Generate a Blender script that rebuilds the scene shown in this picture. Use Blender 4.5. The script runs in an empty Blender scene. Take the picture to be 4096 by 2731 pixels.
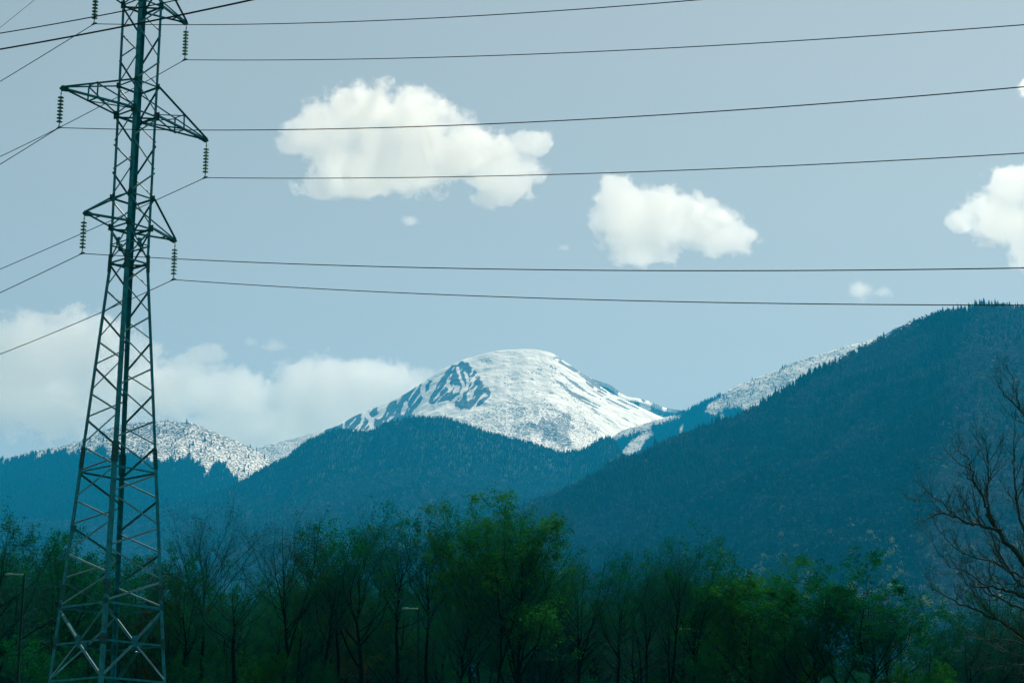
import bpy, math, random
import numpy as np
from mathutils import Vector

sc = bpy.context.scene
R_ = math.radians

# ------------------------------------------------------------------ camera
F = 7882.0          # focal length in pixels of the 4096 px wide photograph
PITCH = R_(14.826)
CAMZ = 3.0
cam_d = bpy.data.cameras.new("camera")
cam = bpy.data.objects.new("camera", cam_d)
sc.collection.objects.link(cam)
cam.location = (0, 0, CAMZ)
cam.rotation_euler = (math.pi / 2 + PITCH, 0, 0)
cam_d.sensor_width = 36.0
cam_d.lens = 36.0 * F / 4096.0
cam_d.clip_start = 0.5
cam_d.clip_end = 60000
sc.camera = cam

# ------------------------------------------------------------------ light
SUN_AZ, SUN_EL = R_(33), R_(51)      # azimuth to the right of the view direction
world = bpy.data.worlds.new("World"); sc.world = world; world.use_nodes = True
nt = world.node_tree
bg = nt.nodes['Background']
sky = nt.nodes.new('ShaderNodeTexSky'); sky.sky_type = 'NISHITA'; sky.sun_disc = False
sky.sun_elevation = SUN_EL; sky.sun_rotation = SUN_AZ
sky.air_density = 1.0; sky.dust_density = 0.5; sky.ozone_density = 1.0
hs = nt.nodes.new('ShaderNodeHueSaturation'); hs.inputs['Saturation'].default_value = 0.48
tint = nt.nodes.new('ShaderNodeMix'); tint.data_type = 'RGBA'; tint.blend_type = 'MULTIPLY'
tint.inputs[0].default_value = 1.0; tint.inputs[7].default_value = (1.40, 1.20, 0.925, 1)
nt.links.new(sky.outputs[0], hs.inputs['Color']); nt.links.new(hs.outputs[0], tint.inputs[6])
nt.links.new(tint.outputs[2], bg.inputs['Color'])
bg.inputs['Strength'].default_value = 0.070
sd = bpy.data.lights.new("sun", 'SUN'); sd.energy = 5.0; sd.angle = R_(0.5); sd.color = (1.0, 0.89, 0.73)
sun = bpy.data.objects.new("sun", sd); sc.collection.objects.link(sun)
sdir = Vector((math.sin(SUN_AZ) * math.cos(SUN_EL), math.cos(SUN_AZ) * math.cos(SUN_EL), math.sin(SUN_EL)))
sun.rotation_euler = sdir.to_track_quat('Z', 'Y').to_euler()
sun.location = (0, 0, 60)
sc.view_settings.view_transform = 'Standard'; sc.view_settings.look = 'None'
sc.view_settings.exposure = 0.33; sc.view_settings.gamma = 1.0; sc.view_settings.use_curve_mapping = False
cy = sc.cycles
cy.max_bounces = 20; cy.diffuse_bounces = 2; cy.glossy_bounces = 2; cy.transmission_bounces = 4
cy.volume_bounces = 20; cy.transparent_max_bounces = 16
cy.volume_max_steps = 256
cy.use_denoising = True; cy.denoising_prefilter = 'ACCURATE'

# ------------------------------------------------------------------ helpers
COL = sc.collection
cP, sP = math.cos(PITCH), math.sin(PITCH)

def at(px, py, Y):
    """point of the world seen at photograph pixel (px, py), Y metres ahead"""
    x = (px - 2048.0) / F; u = (1365.5 - py) / F
    k = Y / (cP - u * sP)
    return np.array([x * k, Y, CAMZ + (sP + u * cP) * k])

def proj(x, y, z):
    z = z - CAMZ
    d = y * cP + z * sP; u = -y * sP + z * cP
    return 2048 + x / d * F, 1365.5 - u / d * F

def tag(o, label=None, cat=None, group=None, kind=None):
    if label: o['label'] = label
    if cat: o['category'] = cat
    if group: o['group'] = group
    if kind: o['kind'] = kind
    return o

def empty(name, loc=(0, 0, 0), rz=0.0):
    o = bpy.data.objects.new(name, None); COL.objects.link(o)
    o.location = loc; o.rotation_euler = (0, 0, rz); o.empty_display_size = 0.5
    return o

def mesh_np(name, V, Fc, mats, parent=None, smooth=False, mat_idx=None, attrs=None):
    """V (n,3), Fc list of face index arrays [(m,k), ...]"""
    me = bpy.data.meshes.new(name)
    V = np.asarray(V, dtype=np.float32)
    Fs = [np.asarray(f, dtype=np.int32) for f in (Fc if isinstance(Fc, list) else [Fc]) if len(f)]
    nl = sum(f.size for f in Fs); nf = sum(len(f) for f in Fs)
    me.vertices.add(len(V)); me.vertices.foreach_set('co', V.ravel())
    me.loops.add(nl); me.loops.foreach_set('vertex_index', np.concatenate([f.ravel() for f in Fs]))
    tot = np.concatenate([np.full(len(f), f.shape[1], np.int32) for f in Fs])
    st = np.concatenate([[0], np.cumsum(tot)[:-1]]).astype(np.int32)
    me.polygons.add(nf); me.polygons.foreach_set('loop_start', st); me.polygons.foreach_set('loop_total', tot)
    if mat_idx is not None: me.polygons.foreach_set('material_index', np.asarray(mat_idx, dtype=np.int32))
    me.polygons.foreach_set('use_smooth', np.full(nf, bool(smooth)))
    for k, a in (attrs or {}).items():
        at_ = me.attributes.new(k, 'FLOAT', 'POINT'); at_.data.foreach_set('value', np.asarray(a, dtype=np.float32))
    me.update(calc_edges=True)
    for m in (mats if isinstance(mats, (list, tuple)) else [mats]): me.materials.append(m)
    o = bpy.data.objects.new(name, me); COL.objects.link(o)
    if parent is not None: o.parent = parent
    return o

class MB:
    """collects boxes, bars, tubes into one mesh"""
    def __init__(s): s.V = []; s.Q = []; s.T = []; s.n = 0
    def add(s, V, Q=None, T=None):
        V = np.asarray(V, float).reshape(-1, 3)
        if Q is not None and len(Q): s.Q.append(np.asarray(Q) + s.n)
        if T is not None and len(T): s.T.append(np.asarray(T) + s.n)
        s.V.append(V); s.n += len(V)
    def beam(s, a, b, ax, ay, w, h, ox=0.0, oy=0.0):
        """rectangular bar from a to b; ax, ay unit section axes; section centre offset ox, oy"""
        a = np.asarray(a, float); b = np.asarray(b, float)
        c = [(-w / 2, -h / 2), (w / 2, -h / 2), (w / 2, h / 2), (-w / 2, h / 2)]
        V = [p + ax * (ox + u) + ay * (oy + v) for p in (a, b) for u, v in c]
        s.add(V, [(0, 3, 2, 1), (4, 5, 6, 7), (0, 1, 5, 4), (1, 2, 6, 5), (2, 3, 7, 6), (3, 0, 4, 7)])
    def angle(s, a, b, ax, w, t, side=1):
        """L profile a->b with one flange along ax, the other along the perpendicular"""
        a = np.asarray(a, float); b = np.asarray(b, float); d = (b - a) / np.linalg.norm(b - a)
        ax = np.asarray(ax, float); ax = ax - d * ax.dot(d); ax /= np.linalg.norm(ax)
        ay = np.cross(d, ax) * side
        prof = [(0, 0), (w, 0), (w, t), (t, t), (t, w), (0, w)]
        V = [p + ax * u + ay * v for p in (a, b) for u, v in prof]
        Q = [(i, (i + 1) % 6, (i + 1) % 6 + 6, i + 6) for i in range(6)]
        Q += [(0, 3, 2, 1), (0, 5, 4, 3), (6, 7, 8, 9), (6, 9, 10, 11)]
        s.add(V, Q)
    def tube(s, P, r, sides=6):
        P = np.asarray(P, float); r = np.broadcast_to(np.asarray(r, float), (len(P),))
        V, Q = tubes(P[None], r[None], sides); s.add(V, Q)
    def lathe(s, c, prof, sides=12):
        """prof list of (radius, z)"""
        c = np.asarray(c, float); a = np.arange(sides) * 2 * math.pi / sides
        V = [c + (r * math.cos(t), r * math.sin(t), z) for r, z in prof for t in a]
        n = len(prof)
        Q = [(i * sides + j, i * sides + (j + 1) % sides, (i + 1) * sides + (j + 1) % sides, (i + 1) * sides + j)
             for i in range(n - 1) for j in range(sides)]
        s.add(V, Q)
    def plate(s, c, ax, ay, pts, t):
        """flat polygon plate (pts in ax, ay) of thickness t"""
        c = np.asarray(c, float); nrm = np.cross(ax, ay); k = len(pts)
        V = [c + ax * u + ay * v + nrm * q for q in (-t / 2, t / 2) for u, v in pts]
        T = [(0, i + 1, i) for i in range(1, k - 1)] + [(k, k + i, k + i + 1) for i in range(1, k - 1)]
        s.add(V, [(i, (i + 1) % k, (i + 1) % k + k, i + k) for i in range(k)], T)
    def build(s, name, mat, parent=None, smooth=False):
        return mesh_np(name, np.concatenate(s.V), [np.concatenate(q) for q in (s.Q, s.T) if q], mat, parent, smooth)

def tubes(P, R, sides):
    """P (N,k,3), R (N,k) -> verts, quads of tapered tubes"""
    N, k, _ = P.shape
    d = np.gradient(P, axis=1); d /= np.linalg.norm(d, axis=2, keepdims=True) + 1e-9
    ref = np.where(np.abs(d[:, :1, 2:3]) > 0.9, np.array([[[1., 0, 0]]]), np.array([[[0., 0, 1]]]))
    a = np.cross(d, np.broadcast_to(ref, d.shape)); a /= np.linalg.norm(a, axis=2, keepdims=True) + 1e-9
    b = np.cross(d, a)
    th = np.arange(sides) * 2 * math.pi / sides
    V = P[:, :, None] + R[:, :, None, None] * (a[:, :, None] * np.cos(th)[None, None, :, None] + b[:, :, None] * np.sin(th)[None, None, :, None])
    base = (np.arange(N) * k * sides)[:, None, None] + (np.arange(k - 1) * sides)[None, :, None]
    j = np.arange(sides)[None, None]; j2 = (j + 1) % sides
    Q = np.stack([base + j, base + j2, base + j2 + sides, base + j + sides], -1).reshape(-1, 4)
    return V.reshape(-1, 3), Q

def vnoise(x, y, seed=0):
    xi = np.floor(x).astype(np.int64); yi = np.floor(y).astype(np.int64)
    fx = x - xi; fy = y - yi; fx = fx * fx * (3 - 2 * fx); fy = fy * fy * (3 - 2 * fy)
    def h(a, b):
        n = (a * 374761393 + b * 668265263 + seed * 1442695041) & 0x7fffffff
        n = ((n ^ (n >> 13)) * 1274126177) & 0x7fffffff
        n = n ^ (n >> 16)
        return (n & 0xffff) / 65535.0
    return (h(xi, yi) * (1 - fx) + h(xi + 1, yi) * fx) * (1 - fy) + (h(xi, yi + 1) * (1 - fx) + h(xi + 1, yi + 1) * fx) * fy

def fbm(x, y, seed=0, oct=5, ridged=False):
    s = 0; a = 0.5; t = 0
    for i in range(oct):
        n = vnoise(x * 2 ** i, y * 2 ** i, seed + i * 17)
        if ridged: n = 1 - abs(2 * n - 1)
        s = s + a * n; t += a; a *= 0.5
    return s / t

def poly_sd(px, py, poly):
    """signed distance in pixels, positive inside"""
    poly = np.asarray(poly, float); d = np.full(px.shape, 1e9); ins = np.zeros(px.shape, bool)
    for i in range(len(poly)):
        a = poly[i]; b = poly[(i + 1) % len(poly)]; e = b - a
        t = np.clip(((px - a[0]) * e[0] + (py - a[1]) * e[1]) / (e @ e), 0, 1)
        d = np.minimum(d, np.hypot(px - a[0] - t * e[0], py - a[1] - t * e[1]))
        c = ((a[1] > py) != (b[1] > py))
        xx = a[0] + (py - a[1]) * e[0] / (e[1] if abs(e[1]) > 1e-9 else 1e-9)
        ins ^= c & (px < xx)
    return np.where(ins, d, -d)

def line_sd(px, py, pts):
    pts = np.asarray(pts, float); d = np.full(px.shape, 1e9)
    for a, b in zip(pts[:-1], pts[1:]):
        e = b - a; t = np.clip(((px - a[0]) * e[0] + (py - a[1]) * e[1]) / (e @ e), 0, 1)
        d = np.minimum(d, np.hypot(px - a[0] - t * e[0], py - a[1] - t * e[1]))
    return d

sstep = lambda a, b, x: (lambda t: t * t * (3 - 2 * t))(np.clip((x - a) / (b - a), 0, 1))

# ------------------------------------------------------------------ materials
def mat(name, col, rough=0.7, metal=0.0, var=0.0, scale=3.0, attr=None, col2=None, spec=0.5, bump=0.0, trans=0.0):
    m = bpy.data.materials.new(name); m.use_nodes = True; n = m.node_tree; b = n.nodes['Principled BSDF']
    b.inputs['Roughness'].default_value = rough; b.inputs['Metallic'].default_value = metal
    b.inputs['Specular IOR Level'].default_value = spec
    tc = n.nodes.new('ShaderNodeTexCoord')
    no = n.nodes.new('ShaderNodeTexNoise'); no.inputs['Scale'].default_value = scale; no.inputs['Detail'].default_value = 4
    n.links.new(tc.outputs['Object'], no.inputs['Vector'])
    mx = n.nodes.new('ShaderNodeMix'); mx.data_type = 'RGBA'
    c2 = col2 or tuple(max(0, c * (1 - var)) for c in col)
    c1 = col if col2 else tuple(min(1, c * (1 + var)) for c in col)
    mx.inputs[6].default_value = (*c1, 1); mx.inputs[7].default_value = (*c2, 1)
    if attr:
        a = n.nodes.new('ShaderNodeAttribute'); a.attribute_name = attr
        ad = n.nodes.new('ShaderNodeMath'); ad.operation = 'MULTIPLY_ADD'; ad.inputs[1].default_value = var * 2; ad.inputs[2].default_value = -var
        n.links.new(no.outputs['Fac'], ad.inputs[0])
        ad2 = n.nodes.new('ShaderNodeMath'); ad2.use_clamp = True
        n.links.new(ad.outputs[0], ad2.inputs[0]); n.links.new(a.outputs['Fac'], ad2.inputs[1])
        n.links.new(ad2.outputs[0], mx.inputs[0])
    else:
        rp = n.nodes.new('ShaderNodeMapRange'); rp.inputs[1].default_value = 0.35; rp.inputs[2].default_value = 0.65
        n.links.new(no.outputs['Fac'], rp.inputs[0]); n.links.new(rp.outputs[0], mx.inputs[0])
    n.links.new(mx.outputs[2], b.inputs['Base Color'])
    if bump:
        bp = n.nodes.new('ShaderNodeBump'); bp.inputs['Strength'].default_value = bump
        n.links.new(no.outputs['Fac'], bp.inputs['Height']); n.links.new(bp.outputs[0], b.inputs['Normal'])
    if trans:
        tr = n.nodes.new('ShaderNodeBsdfTranslucent'); ms = n.nodes.new('ShaderNodeMixShader'); ms.inputs[0].default_value = trans
        n.links.new(mx.outputs[2], tr.inputs['Color']); n.links.new(b.outputs[0], ms.inputs[1]); n.links.new(tr.outputs[0], ms.inputs[2])
        n.links.new(ms.outputs[0], n.nodes['Material Output'].inputs['Surface'])
    return m

M = {}
M['steel'] = mat('painted_steel', (0.001, 0.155, 0.205), 0.38, 0.0, 0.3, 4.0, spec=0.08); M['brace'] = mat('zinc_brace', (0.003, 0.150, 0.190), 0.38, 0.0, 0.3, 4.0, spec=0.45)
M['steel_dark'] = mat('weathered_steel', (0.001, 0.080, 0.090), 0.6, 0.0, 0.3, 6.0, spec=0.15)
M['wire'] = mat('aluminium_wire', (0.001, 0.030, 0.045), 0.9, 0.0, 0.1, spec=0.1)
M['glass'] = mat('toughened_glass', (0.34, 0.52, 0.47), 0.08, 0.0, 0.05, 8, trans=0.55)
M['lamp_metal'] = mat('lamp_metal', (0.08, 0.25, 0.25), 0.45, 0.0, 0.2)
M['lamp_pole'] = mat('lamp_pole_steel', (0.001, 0.030, 0.032), 0.9, 0.0, 0.2, spec=0.08)
M['sign'] = mat('enamel_plate', (0.002, 0.11, 0.12), 0.8, 0.0, 0.1, spec=0.05)
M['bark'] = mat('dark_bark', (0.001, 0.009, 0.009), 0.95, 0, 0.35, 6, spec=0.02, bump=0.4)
M['twig'] = mat('twig_bark', (0.001, 0.065, 0.056), 0.9, 0, 0.35, 2, spec=0.02)
M['pale_twig'] = mat('pale_twig_bark', (0.012, 0.105, 0.085), 0.8, 0, 0.4, 3, spec=0.1)
M['leaf'] = mat('spring_leaf', (0.003, 0.108, 0.020), 0.9, 0, 0.4, 0.6, trans=0.5, spec=0.02, col2=(0.0008, 0.058, 0.024))
M['leaf_bright'] = mat('bright_spring_leaf', (0.020, 0.150, 0.014), 0.9, 0, 0.4, 0.6, trans=0.5, spec=0.02, col2=(0.002, 0.078, 0.018))
M['leaf_rust'] = mat('rusty_bud', (0.035, 0.065, 0.012), 0.9, 0, 0.4, 0.6, trans=0.35, spec=0.02, col2=(0.02, 0.035, 0.012))
M['leaf_brown'] = mat('brown_bud', (0.003, 0.088, 0.056), 0.9, 0, 0.4, 0.6, trans=0.35, spec=0.02, col2=(0.0008, 0.060, 0.042))
M['near_bark'] = mat('pale_near_bark', (0.010, 0.040, 0.034), 0.85, 0, 0.4, 9, spec=0.15, bump=0.5)
M['near_twig'] = mat('pale_near_twig', (0.020, 0.066, 0.050), 0.8, 0, 0.4, 5, spec=0.15)
M['grass'] = mat('meadow_grass', (0.010, 0.055, 0.012), 0.9, 0, 0.4, 0.3, col2=(0.004, 0.025, 0.010), bump=0.3)
M['forest_floor'] = mat('forest_floor', (0.010, 0.030, 0.030), 0.95, 0, 0.4, 0.02, spec=0.1)
M['conifer'] = mat('conifer_needles', (0.012, 0.045, 0.040), 0.9, 0, 0.15, 0.05, attr='tint', col2=(0.003, 0.016, 0.020), spec=0.1)
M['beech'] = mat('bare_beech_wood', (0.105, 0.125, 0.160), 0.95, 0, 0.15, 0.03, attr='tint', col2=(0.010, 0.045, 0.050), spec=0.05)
M['budding'] = mat('budding_crowns', (0.30, 0.36, 0.10), 0.9, 0, 0.15, 0.1, attr='tint', col2=(0.10, 0.16, 0.07), spec=0.05)

def snow_material():
    m = bpy.data.materials.new('snow_and_rock'); m.use_nodes = True; n = m.node_tree; L = n.links; b = n.nodes['Principled BSDF']
    b.inputs['Roughness'].default_value = 0.7; b.inputs['Specular IOR Level'].default_value = 0.2
    tc = n.nodes.new('ShaderNodeTexCoord')
    a = n.nodes.new('ShaderNodeAttribute'); a.attribute_name = 'dark'
    s = n.nodes.new('ShaderNodeAttribute'); s.attribute_name = 'speck'
    n1 = n.nodes.new('ShaderNodeTexNoise'); n1.inputs['Scale'].default_value = 0.115; n1.inputs['Detail'].default_value = 4
    n1.inputs['Roughness'].default_value = 0.6
    L.new(tc.outputs['Object'], n1.inputs['Vector'])
    def math_(op, x, y, clamp=False):
        k = n.nodes.new('ShaderNodeMath'); k.operation = op; k.use_clamp = clamp
        for i, v in enumerate((x, y)):
            if hasattr(v, 'links'): L.new(v, k.inputs[i])
            else: k.inputs[i].default_value = v
        return k.outputs[0]
    nz = math_('SUBTRACT', n1.outputs['Fac'], 0.5)
    # where dwarf pine grows the noise breaks the snow up, elsewhere it only frays edges
    amp = math_('MULTIPLY_ADD', s.outputs['Fac'], 3.2)
    amp.node.inputs[2].default_value = 1.1
    v = math_('ADD', a.outputs['Fac'], math_('MULTIPLY', nz, amp))
    mr = n.nodes.new('ShaderNodeMapRange'); mr.inputs[1].default_value = 0.42; mr.inputs[2].default_value = 0.58
    L.new(v, mr.inputs[0])
    mx = n.nodes.new('ShaderNodeMix'); mx.data_type = 'RGBA'
    mx.inputs[6].default_value = (0.95, 0.92, 0.82, 1); mx.inputs[7].default_value = (0.030, 0.040, 0.045, 1)
    L.new(mr.outputs[0], mx.inputs[0]); L.new(mx.outputs[2], b.inputs['Base Color'])
    n2 = n.nodes.new('ShaderNodeTexNoise'); n2.inputs['Scale'].default_value = 0.012; n2.inputs['Detail'].default_value = 6
    L.new(tc.outputs['Object'], n2.inputs['Vector'])
    bp = n.nodes.new('ShaderNodeBump'); bp.inputs['Strength'].default_value = 0.8; bp.inputs['Distance'].default_value = 25.0
    L.new(n2.outputs['Fac'], bp.inputs['Height']); L.new(bp.outputs[0], b.inputs['Normal'])
    return m
M['snow'] = snow_material()

# ------------------------------------------------------------------ terrain
def ridge_world(pts, Y):
    a = np.array(pts, float); q = np.arange(a[0, 0], a[-1, 0], 4.0); v = np.interp(q, a[:, 0], a[:, 1])
    k = np.exp(-.5 * (np.arange(-12, 13) / 3.2) ** 2); k /= k.sum()
    v2 = np.convolve(np.pad(v, 12, mode='edge'), k, 'valid')
    P = np.array([at(px, py, Y) for px, py in zip(q, v2)])
    return P[:, 0], P[:, 2]

class Hill:
    def __init__(s, pts, Yr, Yb, amp, nsc, seed, back=0.45, power=1.0):
        s.X, s.H = ridge_world(pts, Yr); s.Yr, s.Yb, s.amp, s.nsc, s.seed, s.back, s.pw = Yr, Yb, amp, nsc, seed, back, power
    def h(s, x, y):
        H = np.interp(x, s.X, s.H)
        v = (y - s.Yb) / (s.Yr - s.Yb)
        f = np.where(v <= 1, np.sign(v) * np.abs(v) ** s.pw, 1 - (v - 1) * s.back / 0.45)
        n = fbm(x / s.nsc, y / s.nsc, s.seed, 5, True) - 0.62
        env = np.clip(4 * v * (1.04 - v), 0, 1) * np.clip(1.0 - (v - 1) * 20, 0, 1)
        return H * f + (n * s.amp + (fbm(x / 170, y / 240, s.seed + 90, 4, True) - .62) * s.amp * .28) * env
    def grid(s, px0, px1, nu, nv, y1=None):
        """sampled on a fan of ground lines; v runs from foot to just behind the ridge"""
        u = np.linspace(px0, px1, nu)
        y = np.concatenate([np.linspace(s.Yb, s.Yr, nv), np.linspace(s.Yr, s.Yr + (s.Yr - s.Yb) * 0.30, 12)[1:]])
        U, Yg = np.meshgrid(u, y); X = (U - 2048) / F * Yg * (1 / cP)
        Z = s.h(X, Yg)
        nvv = len(y); i = np.arange(nvv - 1)[:, None] * nu + np.arange(nu - 1)[None]
        Q = np.stack([i, i + 1, i + nu + 1, i + nu], -1).reshape(-1, 4)
        return X, Yg, Z, Q

ridgeA = [(-2500, 3000), (700, 2560), (1000, 2430), (1400, 2300), (1700, 2190), (1900, 2110), (2048, 2055), (2205, 1995), (2286, 1972), (2382, 1930), (2458, 1884),
          (2544, 1858), (2644, 1800), (2811, 1724), (2878, 1696), (2954, 1668), (3072, 1596), (3180, 1536), (3267, 1488), (3359, 1446), (3461, 1398),
          (3543, 1360), (3591, 1336), (3667, 1296), (3721, 1278), (3829, 1262), (3894, 1250), (3992, 1241), (4096, 1252), (4400, 1280), (5000, 1400), (6500, 1900)]
ridgeB = [(-2600, 2500), (-400, 2150), (0, 2100), (400, 2060), (700, 2010), (900, 1965), (1000, 1910), (1075, 1862), (1143, 1835), (1205, 1785), (1253, 1752), (1358, 1718), (1405, 1722), (1482, 1732),
          (1549, 1694), (1649, 1674), (1787, 1665), (1844, 1689), (1930, 1722), (2048, 1751), (2143, 1775), (2239, 1808), (2290, 1800), (2334, 1794), (2401, 1758),
          (2453, 1743), (2480, 1812), (2540, 1838), (2700, 1910), (3000, 2000), (3600, 2200), (5000, 2500)]
ridgeC = [(-2600, 2300), (-500, 1900), (0, 1836), (65, 1822), (109, 1810), (131, 1804), (174, 1795), (218, 1790), (261, 1780), (322, 1762), (370, 1738), (435, 1710), (501, 1692), (560, 1688), (631, 1684), (655, 1679),
          (675, 1677), (705, 1688), (775, 1692), (827, 1714), (892, 1740), (958, 1766), (1024, 1795), (1100, 1850), (1250, 1930), (1500, 2050), (2500, 2500)]
ridgeP = [(-500, 2100), (600, 1960), (900, 1850), (1000, 1800), (1024, 1791), (1119, 1763), (1200, 1742), (1286, 1720), (1360, 1688), (1429, 1653), (1501, 1624), (1560, 1597), (1625, 1567), (1692, 1524),
          (1740, 1486), (1773, 1467), (1800, 1460), (1835, 1443), (1880, 1428), (1930, 1414), (1975, 1402), (2025, 1395), (2080, 1392), (2129, 1393), (2158, 1398), (2190, 1404), (2215, 1412), (2253, 1443),
          (2285, 1462), (2310, 1482), (2345, 1503), (2377, 1524), (2429, 1567), (2480, 1592), (2525, 1615), (2560, 1632), (2596, 1648), (2644, 1668), (2800, 1740), (3200, 2000), (4000, 2400)]
ridgeQ = [(2100, 2060), (2300, 1900), (2380, 1800), (2430, 1765), (2480, 1720), (2560, 1696), (2640, 1672), (2735, 1648), (2811, 1610), (2859, 1591), (2954, 1538), (3072, 1498), (3180, 1449), (3288, 1416),
          (3397, 1381), (3472, 1365), (3521, 1354), (3586, 1311), (3618, 1300), (3680, 1290), (3900, 1300), (4400, 1500), (6000, 2200)]
ridgeE = [(1500, 1900), (2200, 1540), (2300, 1500), (2340, 1502), (2377, 1516), (2410, 1528), (2439, 1534), (2455, 1545), (2468, 1560), (2486, 1572), (2500, 1580), (2511, 1586), (2549, 1589), (2585, 1600),
          (2620, 1612), (2649, 1627), (2690, 1634), (2740, 1640), (2900, 1700), (3300, 1900)]

hA = Hill(ridgeA, 3900, 1700, 190, 520, 3)
hB = Hill(ridgeB, 6000, 3200, 190, 800, 5)
hC = Hill(ridgeC, 7300, 4300, 90, 900, 7)
hP = Hill(ridgeP, 9000, 5300, 150, 1100, 11)
hQ = Hill(ridgeQ, 7900, 5400, 70, 700, 13)
hE = Hill(ridgeE, 10200, 9200, 60, 600, 15)

def snow_hill(name, hl, px0, px1, nu, nv, fn):
    X, Y, Z, Q = hl.grid(px0, px1, nu, nv)
    px, py = proj(X, Y, Z)
    dark, speck = fn(px, py, X, Y, Z)
    o = mesh_np(name, np.stack([X, Y, Z], -1).reshape(-1, 3), Q, M['snow'], smooth=True,
                attrs={'dark': np.clip(dark, 0, 1).ravel(), 'speck': np.clip(speck, 0, 1).ravel()})
    tag(o, kind='structure'); return o

def maskP(px, py, X, Y, Z):
    jx = (fbm((X - Z * .6) / 40, (X + Z) / 110, 21, 6) - .5) * 48; jy = (fbm(X / 70, Z / 60, 22, 6) - .5) * 36
    qx, qy = px + jx, py + jy
    d = np.zeros(px.shape)
    rocks = [[(1811, 1467), (1782, 1491), (1749, 1538), (1730, 1575), (1711, 1610), (1745, 1625), (1787, 1605), (1820, 1618), (1849, 1640), (1890, 1632), (1921, 1615), (1954, 1585), (1942, 1550), (1930, 1524), (1915, 1500), (1900, 1482), (1860, 1462), (1835, 1448)],
             [(1644, 1553), (1680, 1530), (1711, 1512), (1725, 1540), (1712, 1575), (1682, 1605), (1670, 1635), (1655, 1655), (1596, 1650), (1539, 1658), (1563, 1610), (1600, 1592), (1625, 1572)],
             [(1466, 1645), (1488, 1634), (1504, 1634), (1514, 1655), (1500, 1672), (1485, 1668)],
             [(1439, 1653), (1462, 1670), (1482, 1700), (1465, 1716), (1405, 1722), (1340, 1732), (1285, 1732), (1300, 1716), (1372, 1691), (1405, 1668)],
             [(1500, 1668), (1560, 1660), (1650, 1658), (1660, 1700), (1500, 1700)]]
    for r in rocks: d = np.maximum(d, sstep(-20, 8, poly_sd(qx, qy, r)))
    d = d * (1 - .75 * sstep(.57, .66, fbm((X - Z * .5) / 16, (X + Z) / 70, 24, 5)))
    # snow gullies cutting the rock face
    jx2 = (fbm(X / 25, Z / 25, 23, 3) - .5) * 16
    for ln, w in [([(1755, 1470), (1748, 1510), (1722, 1560), (1690, 1625), (1672, 1655)], 12),
                  ([(1828, 1470), (1843, 1515), (1856, 1550), (1846, 1580), (1835, 1600)], 6),
                  ([(1905, 1500), (1880, 1530), (1862, 1560)], 5), ([(1862, 1490), (1872, 1520), (1870, 1545)], 5),
                  ([(1790, 1525), (1795, 1545)], 8), ([(1702, 1488), (1690, 1550), (1695, 1580)], 8), ([(1625, 1612), (1610, 1648)], 9),
                  ([(1467, 1655), (1480, 1680), (1487, 1720)], 8), ([(1375, 1690), (1378, 1715)], 5), ([(1288, 1715), (1292, 1735)], 6),
                  ([(1536, 1640), (1512, 1668)], 9), ([(1880, 1560), (1868, 1590)], 4)]:
        d = d * sstep(w * .5, w * 1.5, line_sd(px + jx2, py + jx2 * .5, ln))
    d = d * (1 - .9 * sstep(-4, 12, poly_sd(qx, qy, [(1722, 1625), (1760, 1608), (1800, 1614), (1840, 1640), (1850, 1655), (1780, 1662), (1700, 1666), (1690, 1650)])))
    s = np.zeros(px.shape)
    # dwarf pine stippling low on the left shoulder and across the lower right of the dome
    s = np.maximum(s, .75 * sstep(-15, 25, poly_sd(px, py, [(900, 1760), (1240, 1720), (1290, 1745), (1160, 1870), (900, 1900)])))
    low = poly_sd(px, py, [(1780, 1655), (1920, 1622), (2050, 1570), (2200, 1585), (2300, 1620), (2420, 1720), (2440, 1840), (1780, 1840)])
    s = np.maximum(s, .5 * sstep(-40, 60, low))
    clump = poly_sd(qx, qy, [(2095, 1672), (2143, 1692), (2177, 1677), (2229, 1656), (2282, 1640), (2305, 1662), (2290, 1729), (2276, 1780), (2239, 1786), (2167, 1762), (2120, 1720)])
    jc = (fbm(X / 26, Z / 60, 27, 4) - .5) * 70
    d = np.maximum(d, .80 * sstep(-20, 22, clump + jc)); s = np.maximum(s, .75 * sstep(-20, 5, clump))
    clump2 = poly_sd(qx, qy, [(2330, 1650), (2350, 1690), (2390, 1720), (2385, 1745), (2350, 1740), (2320, 1700)])
    d = np.maximum(d, .5 * sstep(-12, 10, clump2)); s = np.maximum(s, .7 * sstep(-20, 5, clump2))
    # streaks of scree falling to the right of the summit
    rx = np.interp(py, [1400, 1443, 1482, 1524, 1567, 1615, 1650, 1720, 1800], [2190, 2253, 2310, 2377, 2429, 2525, 2600, 2720, 2850])
    off = rx - px                                      # distance left of the right-hand skyline
    st = fbm(off / 30, py / 240, 31, 3) * .65 + fbm(off / 11 + py / 60, py / 60, 32, 3) * .35
    reg = sstep(-10, 40, poly_sd(px, py, [(2170, 1405), (2260, 1430), (2640, 1660), (2560, 1700), (2440, 1715), (2330, 1670), (2240, 1560), (2160, 1500)]))
    d = np.maximum(d, reg * sstep(.52, .60, st) * sstep(.30, .50, fbm(X / 30, Z / 30, 34, 4)) * .95)
    edge = sstep(26, 6, np.abs(off - 8)) * sstep(1410, 1440, py) * sstep(1600, 1540, py)
    d = np.maximum(d, edge * .9 * sstep(.35, .5, fbm(X / 40, Z / 40, 35, 3)))
    s2 = sstep(.5, .62, fbm((px + py) / 34, (py - px * .2) / 12, 33, 4)) * sstep(0, 60, poly_sd(px, py, [(1950, 1420), (2240, 1410), (2500, 1700), (2000, 1720), (1900, 1640)]))
    d = np.maximum(d, .42 * s2); s = np.maximum(s, .22 * s2)
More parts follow.
